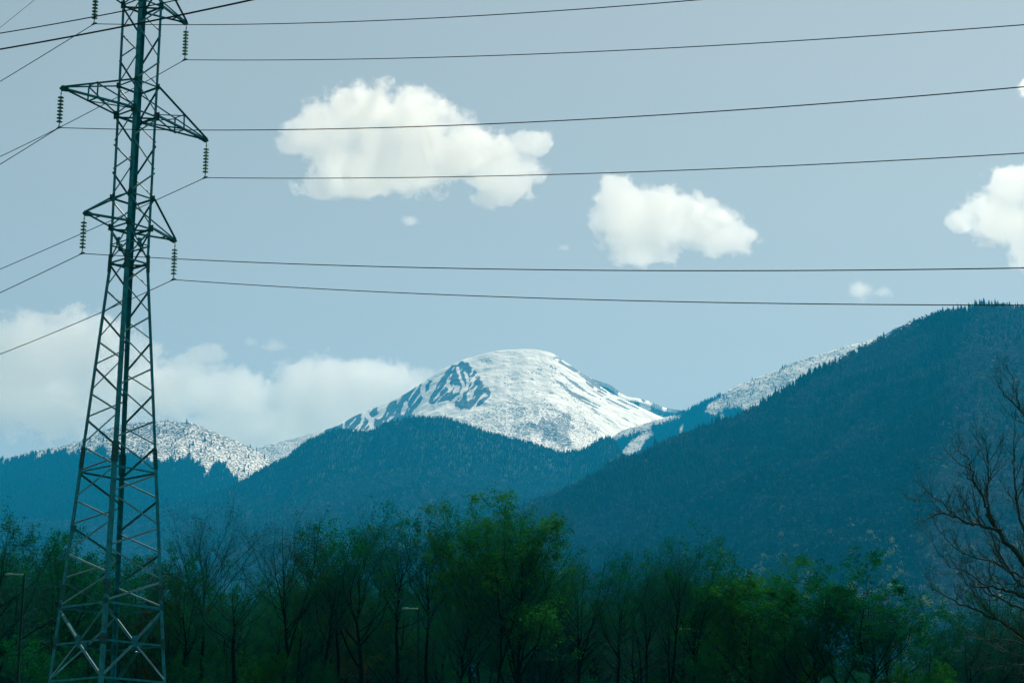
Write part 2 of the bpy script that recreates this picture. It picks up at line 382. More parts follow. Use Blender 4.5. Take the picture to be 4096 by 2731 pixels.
    s3 = sstep(-10, 20, poly_sd(px, py, [(1880, 1430), (1960, 1425), (1995, 1460), (1960, 1470), (1910, 1450)]))
    d = np.maximum(d, .50 * s3); s = np.maximum(s, .4 * s3)
    rim = sstep(10, 2, py - np.interp(px, [p[0] for p in ridgeP], [p[1] for p in ridgeP])) * (px < 1500)
    d = np.maximum(d, .45 * rim); s = np.maximum(s, .3 * rim)
    return np.maximum(d, .39 * sstep(0, .5, s)), s

def maskC(px, py, X, Y, Z):
    n = fbm(X / 120, Z / 120, 41, 4)
    top = np.interp(px, [p[0] for p in ridgeC], [p[1] for p in ridgeC])
    s = np.full(px.shape, 0.8); d = .55 + .34 * (n - .5) + .10 * sstep(16, 0, py - top)
    line = np.interp(px, [0, 245, 300, 370, 540, 650, 760, 830, 870, 960, 1024, 1150], [1845, 1800, 1812, 1800, 1812, 1838, 1832, 1890, 1840, 1930, 1930, 1960])
    f = sstep(-8, 14, py - line + (fbm(X / 40, Z / 160, 42, 4) - .5) * 50 + (fbm(X / 9, Z / 20, 43, 3) - .5) * 50)
    return np.maximum(d, f), s * (1 - f)

def maskQ(px, py, X, Y, Z):
    j = (fbm(X / 50, Z / 50, 51, 4) - .5) * 34
    d = np.full(px.shape, .95); s = np.full(px.shape, .15)
    for P_, sp in [([(2477, 1822), (2500, 1790), (2530, 1752), (2570, 1728), (2602, 1712), (2622, 1742), (2560, 1790), (2530, 1832)], .3),
                   ([(2380, 1700), (2440, 1712), (2540, 1672), (2640, 1664), (2705, 1656), (2742, 1654), (2700, 1684), (2600, 1712), (2480, 1760), (2400, 1790), (2350, 1790)], .55),
                   ([(2698, 1756), (2716, 1712), (2738, 1688), (2742, 1702), (2722, 1752)], .2),
                   ([(2812, 1650), (2830, 1608), (2860, 1590), (2954, 1536), (3072, 1490), (3290, 1410), (3500, 1350), (3640, 1290), (3640, 1400), (3100, 1700), (3000, 1660), (2960, 1632), (2900, 1640), (2870, 1668)], .62),
                   ([(2880, 1690), (2890, 1650), (2905, 1660), (2900, 1690)], .2)]:
        w = sstep(-7, 9, poly_sd(px + j, py + j * .5, P_))
        d = d * (1 - w) + .31 * w; s = np.maximum(s * (1 - w), sp * w)
    hi = sstep(3100, 3300, px) * (py < 1520)
    s = s * (1 - .35 * hi)
    return d, s

def maskE(px, py, X, Y, Z):
    n = fbm(X / 90, Z / 60, 61, 4)
    return sstep(.45, .6, n + .1 * (py - 1560) / 60) * .8, np.full(px.shape, .3)

terr = [snow_hill('snowy_mountain', hP, 500, 3100, 1250, 420, maskP),
        snow_hill('stippled_mountain', hC, -150, 1400, 700, 200, maskC),
        snow_hill('snowy_shoulder', hQ, 2150, 4300, 950, 260, maskQ),
        snow_hill('far_ridge', hE, 2100, 3000, 300, 60, maskE)]

def forest_hill(name, hl, px0, px1, nu, nv):
    X, Y, Z, Q = hl.grid(px0, px1, nu, nv)
    o = mesh_np(name, np.stack([X, Y, Z - 1.0], -1).reshape(-1, 3), Q, M['forest_floor'], smooth=True)
    tag(o, kind='structure'); return o
forest_hill('wooded_hillside', hA, 500, 4500, 500, 160)
forest_hill('wooded_foothills', hB, -300, 3700, 500, 160)

# ------------------------------------------------------------------ far woods
rng = np.random.default_rng(7)

def wedge(n, y0, y1, p0, p1):
    y = np.sqrt(rng.uniform(y0 ** 2, y1 ** 2, n)); px = rng.uniform(p0, p1, n)
    return (px - 2048) / F * y / cP, y

def conifers(x, y, z, h):
    """three ragged stacked tiers per tree"""
    n = len(x); k = 6; V = []; T = []
    tiers = [(0.02, .55, .20), (.28, .78, .15), (.55, 1.0, .10)]
    a = rng.uniform(0, 6.28, (n, 1)) + np.arange(k) * 2 * math.pi / k
    for t0, t1, r in tiers:
        rr = h[:, None] * r * rng.uniform(.6, 1.25, (n, k))
        zz = z[:, None] + h[:, None] * (t0 + rng.uniform(-.05, .04, (n, k)))
        ring = np.stack([x[:, None] + rr * np.cos(a), y[:, None] + rr * np.sin(a), zz], -1)
        tip = np.stack([x, y, z + h * t1], -1)[:, None]
        V.append(np.concatenate([ring, tip], 1))
    V = np.concatenate(V, 1)                    # n, 21, 3
    tl = []
    for t in range(3):
        for j in range(k): tl.append((t * 7 + j, t * 7 + (j + 1) % k, t * 7 + 6))
    T = (np.arange(n)[:, None, None] * 21 + np.array(tl)[None]).reshape(-1, 3)
    return V.reshape(-1, 3), T, 21

def crowns(x, y, z, h, k=26, wide=.33, size=.13):
    """loose crown: k ragged leaf-clump triangles through an egg-shaped volume, and a stem"""
    n = len(x)
    u = rng.normal(size=(n, k, 3)); u /= np.linalg.norm(u, axis=2, keepdims=True)
    rad = rng.uniform(.45, 1.0, (n, k, 1)) ** .6
    c = u * rad * np.stack([h * wide, h * wide, h * .40], -1)[:, None]
    c[..., 2] += (z + h * .60)[:, None]; c[..., 0] += x[:, None]; c[..., 1] += y[:, None]
    off = rng.normal(size=(n, k, 3, 3)) * (h * size)[:, None, None, None]
    V = c[:, :, None] + off
    T = np.arange(n * k * 3).reshape(-1, 3)
    return V.reshape(-1, 3), T, k * 3

def wood(name, parts, mat_, label, cat):
    Vs = []; Ts = []; A = []; o = 0
    for (V, T, per), tint_ in parts:
        Vs.append(V); Ts.append(T + o); A.append(np.repeat(tint_, per)); o += len(V)
    ob = mesh_np(name, np.concatenate(Vs), np.concatenate(Ts), mat_, attrs={'tint': np.concatenate(A)})
    return tag(ob, label, cat, kind='stuff')

# --- near right-hand hillside
n = 62000
x, y = wedge(n, 2050, 3960, 900, 4350); z = hA.h(x, y)
px, py = proj(x, y, z)
mixn = fbm(x / 260, y / 260, 71, 4); fine = fbm(x / 60, y / 60, 72, 3)
elevf = (z - 350) / 600
con = (rng.random(n) < sstep(.53, .66, mixn + .26 * (elevf - .60) + .2 * (fine - .5)) * .85 + .045)
pale = sstep(-70, 50, px - np.interp(py, [1240, 1500, 1800, 2100, 2300], [3900, 3835, 3785, 3745, 3720]) + (fine - .5) * 160)  # window reflection veil painted into the wood as a paler right-hand patch
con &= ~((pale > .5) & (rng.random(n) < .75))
con &= ~((elevf < .15) & (rng.random(n) < .7))
ct = conifers(x[con], y[con], z[con] - 1, rng.uniform(13, 25, con.sum()) * np.where(rng.random(con.sum()) < .08, 1.3, 1))
wood('hillside_conifers', [(ct, rng.uniform(0, 1, con.sum()))], M['conifer'], 'dark conifers scattered over the steep hillside on the right', 'conifer wood')
dec = ~con
t = np.clip(1.0 - .5 * sstep(.40, .60, fbm(x / 150, y / 150, 73, 4)) * sstep(.1, .6, elevf) - .8 * pale, 0, 1)  # beech tint lightened inside the painted reflection veil
bud = (rng.random(n) < .22 * sstep(2120, 2280, py) * sstep(2550, 3000, px) * sstep(.40, .6, fbm(x / 90, y / 90, 74, 3))) & ~con
dec &= ~bud
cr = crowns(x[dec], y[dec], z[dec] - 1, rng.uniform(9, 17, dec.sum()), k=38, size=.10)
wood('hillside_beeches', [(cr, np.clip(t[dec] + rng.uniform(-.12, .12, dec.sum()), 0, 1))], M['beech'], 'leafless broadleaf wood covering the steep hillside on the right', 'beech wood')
cb = crowns(x[bud], y[bud], z[bud] - 1, rng.uniform(10, 16, bud.sum()), k=60, size=.09)
wood('budding_trees', [(cb, rng.uniform(0, 1, bud.sum()))], M['budding'], 'pale yellow green budding crowns low on the right hillside', 'budding trees')

# --- middle foothills: conifers on top, bare beech below
n = 74000
x, y = wedge(n, 4300, 6060, -60, 2700); z = hB.h(x, y)
px, py = proj(x, y, z)
top = np.interp(px, [p[0] for p in ridgeB], [p[1] for p in ridgeB])
fine = fbm(x / 170, y / 170, 81, 5); mixn = fbm(x / 700, y / 400, 82, 4)
lim = np.interp(px, [0, 800, 1200, 1500, 1800, 2100, 2400], [2090, 2040, 1960, 1870, 1860, 1910, 1950])
con = (py < lim + (fine - .5) * 160) | (rng.random(n) < sstep(.51, .56, fine * .6 + mixn * .4) * .92 + .03)
ct = conifers(x[con], y[con], z[con] - 1, rng.uniform(8, 14, con.sum()))
wood('foothill_conifers', [(ct, rng.uniform(0, 1, con.sum()))], M['conifer'], 'dense dark conifer wood on the middle hill below the snowy peak', 'conifer wood')
dec = ~con
cr = crowns(x[dec], y[dec], z[dec] - 1, rng.uniform(9, 16, dec.sum()), k=18)
wood('foothill_beeches', [(cr, np.clip(.30 + .5 * fine[dec] + rng.uniform(-.2, .2, dec.sum()), 0, 1))], M['beech'], 'greyish leafless beech wood on the lower middle hill', 'beech wood')

# --- upper woods below the left snowy hill and on the right shoulder
def treeline(name, hl, n, y0, y1, p0, p1, maskf, label, hmin, hmax, thr=.7):
    x, y = wedge(n, y0, y1, p0, p1); z = hl.h(x, y)
    px, py = proj(x, y, z); d, s = maskf(px, py, x, y, z)
    k = (d > thr) | (rng.random(n) < .008)
    c = conifers(x[k], y[k], z[k] - 1, rng.uniform(hmin, hmax, k.sum()))
    wood(name, [(c, rng.uniform(0, 1, k.sum()))], M['conifer'], label, 'conifer wood')
treeline('treeline_conifers', hC, 42000, 5900, 7320, -60, 1150, maskC, 'dark conifers below the snow stippled hill on the left', 12, 24, .95)
treeline('shoulder_conifers', hQ, 30000, 6900, 7920, 2380, 3150, maskQ, 'dark conifers between snow patches on the saddle right of the peak', 10, 20)

# ------------------------------------------------------------------ valley ground: one sheet to the horizon
def ground_z(x, y):
    x = np.asarray(x, float); y = np.asarray(y, float)
    return np.interp(y, [-400, 60, 84, 105, 140, 180, 260, 500, 1500, 12000], [0, 0, .6, 4.0, 6.0, 9.0, 14.0, 18.0, 22.0, 30.0]) + (fbm(x / 18, y / 18, 91, 3) - .5) * .8 * sstep(40, 80, y)
gy = np.concatenate([np.linspace(-400, 50, 12), np.linspace(55, 280, 90), np.geomspace(290, 12000, 40)])
gx = np.concatenate([-np.geomspace(60, 9000, 30)[::-1], np.linspace(-58, 58, 60), np.geomspace(60, 9000, 30)])
GX, GY = np.meshgrid(gx, gy); GZ = ground_z(GX, GY)
i = np.arange(len(gy) - 1)[:, None] * len(gx) + np.arange(len(gx) - 1)[None]
tag(mesh_np('ground', np.stack([GX, GY, GZ], -1).reshape(-1, 3), np.stack([i, i + 1, i + len(gx) + 1, i + len(gx)], -1).reshape(-1, 4), M['grass'], smooth=True), kind='structure')

# ------------------------------------------------------------------ haze
HZ_DENS, HZ_COL = 0.000062, (0.008, 0.53, 1.0)
hm = bpy.data.materials.new('haze_air'); hm.use_nodes = True; hn = hm.node_tree; hn.nodes.remove(hn.nodes['Principled BSDF'])
pv = hn.nodes.new('ShaderNodeVolumePrincipled'); pv.inputs['Color'].default_value = (*HZ_COL, 1); pv.inputs['Density'].default_value = HZ_DENS
pv.inputs['Anisotropy'].default_value = 0.2
hn.links.new(pv.outputs[0], hn.nodes['Material Output'].inputs['Volume'])
b = MB(); x0, x1, y0, y1, z0, z1 = -9100, 9100, -500, 12100, -3, 2520
b.add([(x, y, z) for x in (x0, x1) for y in (y0, y1) for z in (z0, z1)], [(0, 1, 3, 2), (4, 6, 7, 5), (0, 4, 5, 1), (2, 3, 7, 6), (0, 2, 6, 4), (1, 5, 7, 3)])
tag(b.build('haze', hm), kind='stuff')

# ------------------------------------------------------------------ clouds (real volumes far behind the mountains)
def cloud(name, label, blobs, Y, depth=0.5, dens=0.013, soft=0.20, erode=0.88, nscale=200.0, seed=0.0):
    """blobs: (px, py, rx, ry) ellipses in photograph pixels -> ellipsoids at distance Y"""
    mpp = Y / F
    B = []
    for px, py, rx, ry in blobs:
        c = at(px, py, Y); B.append((c, rx * mpp, ry * mpp))
    m = bpy.data.materials.new('cloud_vapour'); m.use_nodes = True; n = m.node_tree; L = n.links; n.nodes.remove(n.nodes['Principled BSDF'])
    geo = n.nodes.new('ShaderNodeNewGeometry'); pos = geo.outputs['Position']
    def vm(op, x, y):
        k = n.nodes.new('ShaderNodeVectorMath'); k.operation = op
        for i, v in enumerate((x, y)):
            if v is None: continue
            if hasattr(v, 'links'): L.new(v, k.inputs[i])
            else: k.inputs[i].default_value = v
        return k
    def mm(op, x, y, clamp=False, z=None):
        k = n.nodes.new('ShaderNodeMath'); k.operation = op; k.use_clamp = clamp
        for i, v in enumerate((x, y, z)):
            if v is None: continue
            if hasattr(v, 'links'): L.new(v, k.inputs[i])
            else: k.inputs[i].default_value = v
        return k.outputs[0]
    cur = None
    for c, rx, rz in B:
        ry = depth * (rx * .45 + rz * .55)
        s = vm('SUBTRACT', pos, tuple(c)); t = vm('MULTIPLY', s.outputs[0], (1 / rx, 1 / ry, 1 / rz))
        l = vm('LENGTH', t.outputs[0], None).outputs['Value']
        d = mm('SUBTRACT', 1.0, l)
        if cur is None: cur = d
        else: cur = mm('SMOOTH_MAX', cur, d, z=0.12)
    off = vm('ADD', pos, (seed * 997.0, seed * 331.0, 0))
    no = n.nodes.new('ShaderNodeTexNoise'); no.inputs['Scale'].default_value = 1.0 / nscale; no.inputs['Detail'].default_value = 6; no.inputs['Roughness'].default_value = 0.72
    L.new(off.outputs[0], no.inputs['Vector'])
    nz = mm('SUBTRACT', no.outputs['Fac'], 0.52)
    v = mm('ADD', cur, mm('MULTIPLY', nz, erode * 2.6))
    v = mm('DIVIDE', v, soft, True)
    v = mm('MULTIPLY', v, dens)
    pv = n.nodes.new('ShaderNodeVolumePrincipled'); pv.inputs['Color'].default_value = (1.0, 0.995, 0.975, 1); pv.inputs['Anisotropy'].default_value = 0.8
    L.new(v, pv.inputs['Density']); L.new(pv.outputs[0], n.nodes['Material Output'].inputs['Volume'])
    m.cycles.volume_step_rate = 0.18
    # hull: union of slightly inflated ellipsoids
    mb = MB(); g = 1.30
    th = np.linspace(0, math.pi, 17)[1:-1]; ph = np.arange(24) * 2 * math.pi / 24
    for c, rx, rz in B:
        ry = depth * (rx * .45 + rz * .55)
        pr = [(0.001, 1.0)] + [(math.sin(a), math.cos(a)) for a in th] + [(0.001, -1.0)]
        V = [c + g * np.array((r * math.cos(p) * rx, r * math.sin(p) * ry, zz * rz)) for r, zz in pr for p in ph]
        k = 24; Q = [(i * k + (j + 1) % k, i * k + j, (i + 1) * k + j, (i + 1) * k + (j + 1) % k) for i in range(len(pr) - 1) for j in range(k)]
        mb.add(V, Q)
    o = mb.build(name, m)
    md = o.modifiers.new('union', 'REMESH'); md.mode = 'VOXEL'; md.voxel_size = min(min(b[1], b[2]) for b in B) * 0.35
    return tag(o, label, 'cloud')

cloud('cumulus_cloud', 'largest white cumulus cloud, left of centre high above the snowy peak',
      [(1450, 620, 170, 100), (1455, 470, 225, 165), (1640, 500, 240, 165), (1300, 540, 200, 130), (1170, 575, 95, 60), (1800, 620, 280, 150), (1560, 690, 370, 115), (2000, 690, 190, 130), (2125, 575, 110, 70), (1990, 600, 150, 70), (1330, 745, 160, 62), (1975, 790, 110, 55)],
      13500, seed=1)
cloud('cumulus_cloud', 'compact white cumulus cloud right of centre, between the fourth and fifth wires',
      [(2475, 790, 120, 105), (2410, 870, 95, 75), (2590, 880, 240, 150), (2650, 800, 95, 75), (2770, 900, 200, 130), (2885, 950, 150, 90), (2570, 1000, 190, 75)], 13500, seed=2)
cloud('cumulus_cloud', 'white cumulus cloud cut by the right edge of the sky',
      [(4070, 750, 150, 105), (4000, 880, 170, 130), (4150, 930, 210, 160), (3845, 890, 75, 60), (4140, 340, 80, 75)], 13500, seed=3)
cloud('cumulus_cloud', 'broad low cloud bank behind the left of the pylon, above the stippled hill',
      [(120, 1420, 260, 190), (340, 1370, 230, 150), (60, 1570, 290, 190), (280, 1600, 290, 190), (-200, 1500, 290, 230), (520, 1560, 240, 170), (560, 1400, 100, 70)], 14500, dens=0.012, depth=0.5, seed=4)
cloud('cumulus_cloud', 'long low cloud bank rising behind the saddle left of the snowy peak',
      [(740, 1560, 200, 130), (960, 1610, 250, 150), (1280, 1560, 250, 165), (1480, 1550, 250, 150), (1250, 1700, 400, 160), (1640, 1550, 150, 95), (830, 1420, 85, 55), (770, 1480, 90, 70), (900, 1740, 300, 100)], 14500, dens=0.012, depth=0.5, seed=5)
for lab, bl in [('small torn wisp of cloud below the largest cloud', [(1640, 885, 50, 26)]), ('tiny wisp of cloud left of the compact cloud', [(2250, 992, 36, 20)]),
                ('thin wisp of cloud above the right shoulder of the mountains', [(3440, 1165, 70, 48), (3530, 1170, 60, 26)]),
                ('faint wisp of cloud above the long low cloud bank', [(1100, 1385, 56, 34), (1000, 1370, 36, 24)])]:
    cloud('cloud_wisp', lab, bl, 13500, dens=0.014, soft=.6, nscale=110, seed=len(lab) % 7 + 9)

# ------------------------------------------------------------------ lattice pylon
S_ = 78.0 / 68.0
PX0, PY0, PHI = -13.8187 * S_, 78.0, R_(5.2107)
LV = {'T': (30.98, .75), 'M2': (27.76, .76), 'M1': (26.59, .79), 'W2': (23.4, .78), 'W1': (22.26, .77), 'N': (20.94, .71), 'S': (13.28, 1.37), 'X2': (8.55, 1.77), 'X1': (7.27, 1.88), 'X0': (6.02, 1.985)}
LV = {k: (z * S_ + CAMZ, h * S_) for k, (z, h) in LV.items()}
LV['T2'] = (LV['T'][0] + 1.3, LV['T'][1] * .99)
LV['PK'] = (LV['T2'][0] + 3.4, 0.16)
zs = [0.0 - 0.3, 4.6, LV['X0'][0], LV['X1'][0], LV['X2'][0], LV['S'][0], LV['N'][0], LV['W1'][0], LV['W2'][0], LV['M1'][0], LV['M2'][0], LV['T'][0], LV['T2'][0], LV['PK'][0]]
sl = (LV['X0'][1] - LV['S'][1]) / (LV['X0'][0] - LV['S'][0])
hsz = [LV['X0'][1] + sl * (z - LV['X0'][0]) for z in zs[:2]] + [LV[k][1] for k in ('X0', 'X1', 'X2', 'S', 'N', 'W1', 'W2', 'M1', 'M2', 'T', 'T2', 'PK')]
ANG = {'F': -90, 'R': 0, 'B': 90, 'L': 180}

def node(leg, z):
    h = float(np.interp(z, zs, hsz)); a = R_(ANG[leg]) + PHI
    return np.array([PX0 + h * math.cos(a), PY0 + h * math.sin(a), z])

def inward(z): return np.array([PX0, PY0, z])
UP = np.array([0, 0, 1.0])

pylon = tag(empty('lattice_pylon', (PX0, PY0, -0.3)), 'tall teal grey steel lattice pylon with pointed crossarms on the left', 'pylon')
root_off = Vector((PX0, PY0, -0.3))
def fix(o, par=None):
    """parent under the pylon (or one of its parts) keeping world coordinates"""
    p = par or pylon
    o.parent = p
    o.matrix_parent_inverse = (pylon.matrix_basis.inverted() if p is pylon else (pylon.matrix_basis @ pylon.matrix_basis.inverted()))
    return o
bpy.context.view_layer.update()
def pbuild(mb, name, m, par=None, smooth=False):
    o = mb.build(name, m, None, smooth); o.parent = par or pylon
    if par is None: o.matrix_parent_inverse = pylon.matrix_world.inverted()
    return o

LEGS = {}
adj = {'L': ('F', 'B'), 'F': ('L', 'R'), 'R': ('F', 'B'), 'B': ('L', 'R')}
for lg in 'LFRB':
    mb = MB()
    n1 = adj[lg][0]
    for z0, z1, w in [(zs[0], zs[5], .16), (zs[5], zs[6], .145), (zs[6], zs[12], .125), (zs[12], zs[13], .09)]:
        a, b = node(lg, z0), node(lg, z1)
        # flanges along the two faces that meet at the leg
        d1 = node(adj[lg][0], z0) - a; d1 /= np.linalg.norm(d1)
        ay_t = node(adj[lg][1], z0) - a
        ax = d1; d = (b - a) / np.linalg.norm(b - a)
        side = 1 if np.cross(d, ax).dot(ay_t) > 0 else -1
        mb.angle(a, b, ax, w, .016, side)
    LEGS[lg] = pbuild(mb, 'leg', M['steel'])
    # splice sleeves with bolts
    for zc, w, L in [(LV['S'][0] + .55, .20, .85), (LV['N'][0] - .05, .17, .75), (LV['X2'][0] + .55, .21, .6), (LV['X1'][0], .2, .42)]:
        ms = MB(); a, b = node(lg, zc - L / 2), node(lg, zc + L / 2); c = (a + b) / 2
        for nb in adj[lg]:
            e = node(nb, zc) - c; e /= np.linalg.norm(e); d = (b - a) / L; nrm = np.cross(e, d)
            ms.beam(a, b, e, nrm, w, .03, ox=w / 2 - .01, oy=0.0)
            for k in range(6):
                for q in (.05, .12):
                    p = a + (b - a) * (k + .5) / 6 + e * q
                    ms.beam(p - nrm * .04, p + nrm * .04, e, d, .03, .03)
        pbuild(ms, 'splice_plate', M['steel_dark'], LEGS[lg])

FACES = [('L', 'F'), ('F', 'R'), ('R', 'B'), ('B', 'L')]
def brace(p, q, w=.06, name='diagonal_brace', mt='brace', out=None, t=.008, flip=False):
    """angle-iron member with one flange in the face plane and one pointing inwards from its upper edge"""
    mb = MB(); p = np.asarray(p, float); q = np.asarray(q, float); d = (q - p) / np.linalg.norm(q - p)
    mid = (p + q) / 2; inn = inward(mid[2]) - mid if out is None else -np.asarray(out, float)
    inn = inn - d * inn.dot(d); inn /= np.linalg.norm(inn)
    side = 1 if np.cross(d, inn)[2] < 0 else -1
    if flip: side = -side
    mb.angle(p, q, inn, w, t, side)
    return pbuild(mb, name, M[mt])

def lerp(a, b, t): return a + (b - a) * t
def face_diag(f, za, zb, w=.06):
    """member from leg f[0] at height za to leg f[1] at height zb, pulled in from the leg corners"""
    a, b = node(f[0], za), node(f[1], zb)
    return brace(lerp(a, b, .03), lerp(b, a, .03), w)

# single zig-zag bracing; parity alternates from face to face
def zigzag(z_hi, z_lo, n, parity):
    """n half-bays from z_hi down; parity 0: faces LF / RB leave L / R at the top"""
    z = np.linspace(z_hi, z_lo, n + 1)
    for k in range(n):
        e = (k + parity) % 2
        g = .05
        za, zb = z[k] - g, z[k + 1] + g
        w = float(np.interp(z[k], [LV['X2'][0], LV['N'][0]], [.075, .06]))
        for f in (('L', 'F'), ('R', 'B')):
            face_diag(f if e == 0 else f[::-1], za, zb, w)
        for f in (('F', 'R'), ('B', 'L')):
            face_diag(f if e == 0 else f[::-1], za, zb, w)
zigzag(LV['T'][0], LV['M2'][0], 3, 1)
zigzag(LV['M2'][0], LV['M1'][0], 1, 0)
zigzag(LV['M1'][0], LV['W2'][0], 3, 1)
zigzag(LV['W2'][0], LV['W1'][0], 1, 0)
zigzag(LV['N'][0], LV['S'][0], 8, 1)
zigzag(LV['S'][0], LV['X2'][0], 5, 1)
zigzag(LV['T2'][0], LV['T'][0], 1, 0)

def ring(z, w=.06):
    for f in FACES:
        a, b = node(f[0], z), node(f[1], z); brace(lerp(a, b, .03), lerp(b, a, .03), w, 'horizontal_brace', 'steel')
for k, w in [('T2', .06), ('T', .07), ('M2', .07), ('M1', .08), ('W2', .07), ('W1', .08), ('N', .08), ('S', .07), ('X2', .09), ('X1', .07)]:
    ring(LV[k][0] - .01, w)
for k in ('N', 'M1', 'W1', 'T'):
    z = LV[k][0] - .09
    brace(lerp(node('L', z), node('R', z), .04), lerp(node('R', z), node('L', z), .04), .06, 'cross_brace', 'steel', out=UP)
    z -= .08
    if k == 'N': brace(lerp(node('F', z), node('B', z), .04), lerp(node('B', z), node('F', z), .04), .06, 'cross_brace', 'steel', out=UP)

def xpanel(z_hi, z_lo, w, plate, zc=None, mid=True):
    for f in FACES:
        a0, a1 = node(f[0], z_hi), node(f[0], z_lo); b0, b1 = node(f[1], z_hi), node(f[1], z_lo)
        t = .5 if zc is None else (z_hi - zc) / (z_hi - z_lo)
        c = (lerp(a0, b1, t) + lerp(b0, a1, t)) / 2
        nrm = c - inward(c[2]); nrm[2] = 0; nrm /= np.linalg.norm(nrm); e = np.cross(UP, nrm)
        for p in (a0, a1, b0, b1):
            brace(lerp(p, c, .05), lerp(c, p, .10), w)
        mp = MB(); s = plate
        mp.plate(c + nrm * .02, e, UP, [(-s * .62, -s), (s * .62, -s), (s * .62, s), (-s * .62, s)], .014)
        for u in (-.35, .35):
            for v in (-.7, -.3, .3, .7):
                p = c + nrm * .03 + e * u * s + UP * v * s; mp.beam(p, p + nrm * .035, e, UP, .03, .03)
        pbuild(mp, 'gusset_plate', M['steel'])
xpanel(LV['X2'][0] - .12, LV['X0'][0] + .05, .095, .22, LV['X1'][0])
xpanel(LV['W1'][0] - .05, LV['N'][0] + .10, .06, .17)
zmid = (LV['W1'][0] + LV['N'][0]) / 2
ring(zmid, .05)
xpanel(LV['X0'][0] - .1, 4.6, .09, .2); ring(LV['X0'][0], .08); xpanel(4.5, .3, .09, .2); ring(4.55, .08)
zigzag(LV['PK'][0] - .3, LV['T2'][0], 4, 0)
# corner plates where the crossarms meet the legs
for k, s in [('T', .17), ('M2', .12), ('M1', .19), ('W2', .13), ('W1', .15), ('X2', .13)]:
    for lg in 'LFRB':
        c = node(lg, LV[k][0]); mp = MB()
        for nb in adj[lg]:
            e = node(nb, c[2]) - c; e /= np.linalg.norm(e); nrm = np.cross(e, UP)
            mp.plate(c + e * s * .5, e, UP, [(-s * .8, -s), (s * .55, -s * .7), (s * .8, 0), (s * .55, s * .7), (-s * .8, s)], .02)
            for v in (-.5, 0, .5):
                p = c + e * s * .55 + UP * v * s; mp.beam(p - nrm * .04, p + nrm * .04, e, UP, .03, .03)
        pbuild(mp, 'gusset_plate', M['steel_dark'], LEGS[lg])
# small warning plate low on the left leg
c = node('L', LV['X2'][0] + 3.05)
e = node('F', c[2]) - c; e /= np.linalg.norm(e)
mp = MB(); mp.plate(c + e * .22, e, UP, [(-.17, -.14), (.17, -.14), (.17, .14), (-.17, .14)], .01); pbuild(mp, 'warning_plate', M['sign'])

# crossarms: direction square to the R-B / L-F faces
AD = np.array([math.cos(PHI + math.pi / 4), math.sin(PHI + math.pi / 4), 0])
ARM_TIPS = {}
def crossarm(side, kb, kt, length, inner):
    legs = ('R', 'B') if side > 0 else ('L', 'F')
    z = LV[kb][0]; tip = np.array([PX0, PY0, z]) + AD * side * length * S_
    lat = np.cross(UP, AD)
    zt = LV[kt][0]; b = [node(l, z) for l in legs]; t = [node(l, zt) for l in legs]
    mb = MB()
    for k in range(2):
        o = b[k] - np.array([PX0, PY0, z]); o /= np.linalg.norm(o)
        mb.angle(b[k], tip, UP, .085, .010, 1 if k else -1)
        mb.angle(t[k], tip + UP * .10, -UP, .065, .008, 1 if k else -1)
    arm = pbuild(mb, 'cross_arm', M['steel'])
    for tt in inner:
        p = [lerp(b[k], tip, tt) for k in range(2)]; q = [lerp(t[k], tip + UP * .1, tt) for k in range(2)]
        for a_, b_ in ((p[0], p[1]), (p[0], q[0]), (p[1], q[1]), (q[0], q[1])):
            m2 = MB(); d = (b_ - a_); ax = AD - d * AD.dot(d) / d.dot(d)
            m2.angle(a_, b_, ax, .05, .007, 1); pbuild(m2, 'strut', M['steel'], arm)
    if len(inner):
        tt = inner[0]
        for k in range(2):
            m2 = MB(); m2.angle(lerp(b[k], tip, tt), lerp(b[1 - k], b[k], .12), UP, .05, .007, 1); pbuild(m2, 'strut', M['steel'], arm)
            m2 = MB(); m2.angle(lerp(t[k], tip, tt), b[k] + UP * .1, lat, .045, .007, 1); pbuild(m2, 'strut', M['steel'], arm)
    else:
        m2 = MB(); m2.angle(lerp(b[0], tip, .62), lerp(b[1], tip, .62), UP, .05, .007, 1); pbuild(m2, 'strut', M['steel'], arm)
    m2 = MB(); o = AD * side
    m2.plate(tip - o * .05, o, UP, [(-.30, -.02), (-.28, .13), (.02, .15), (.13, .0), (.0, -.09)], .10)
    m2.plate(tip - o * .05, o, lat, [(-.30, -.12), (.05, -.04), (.13, 0), (.05, .04), (-.30, .12)], .02)
    for u in (-.22, -.12, -.02):
        p = tip + o * u + UP * .05; m2.beam(p - lat * .09, p + lat * .09, o, UP, .035, .035)
    pbuild(m2, 'end_plate', M['steel_dark'], arm)
    ARM_TIPS[(kb, side)] = tip - UP * .08
AM, AL = 3.41550486, 2.09615108
for sd_ in (-1, 1):
    crossarm(sd_, 'M1', 'M2', AM, (.52,))
    crossarm(sd_, 'W1', 'W2', AL, ())
    crossarm(sd_, 'T', 'T2', AL * 1.03, ())

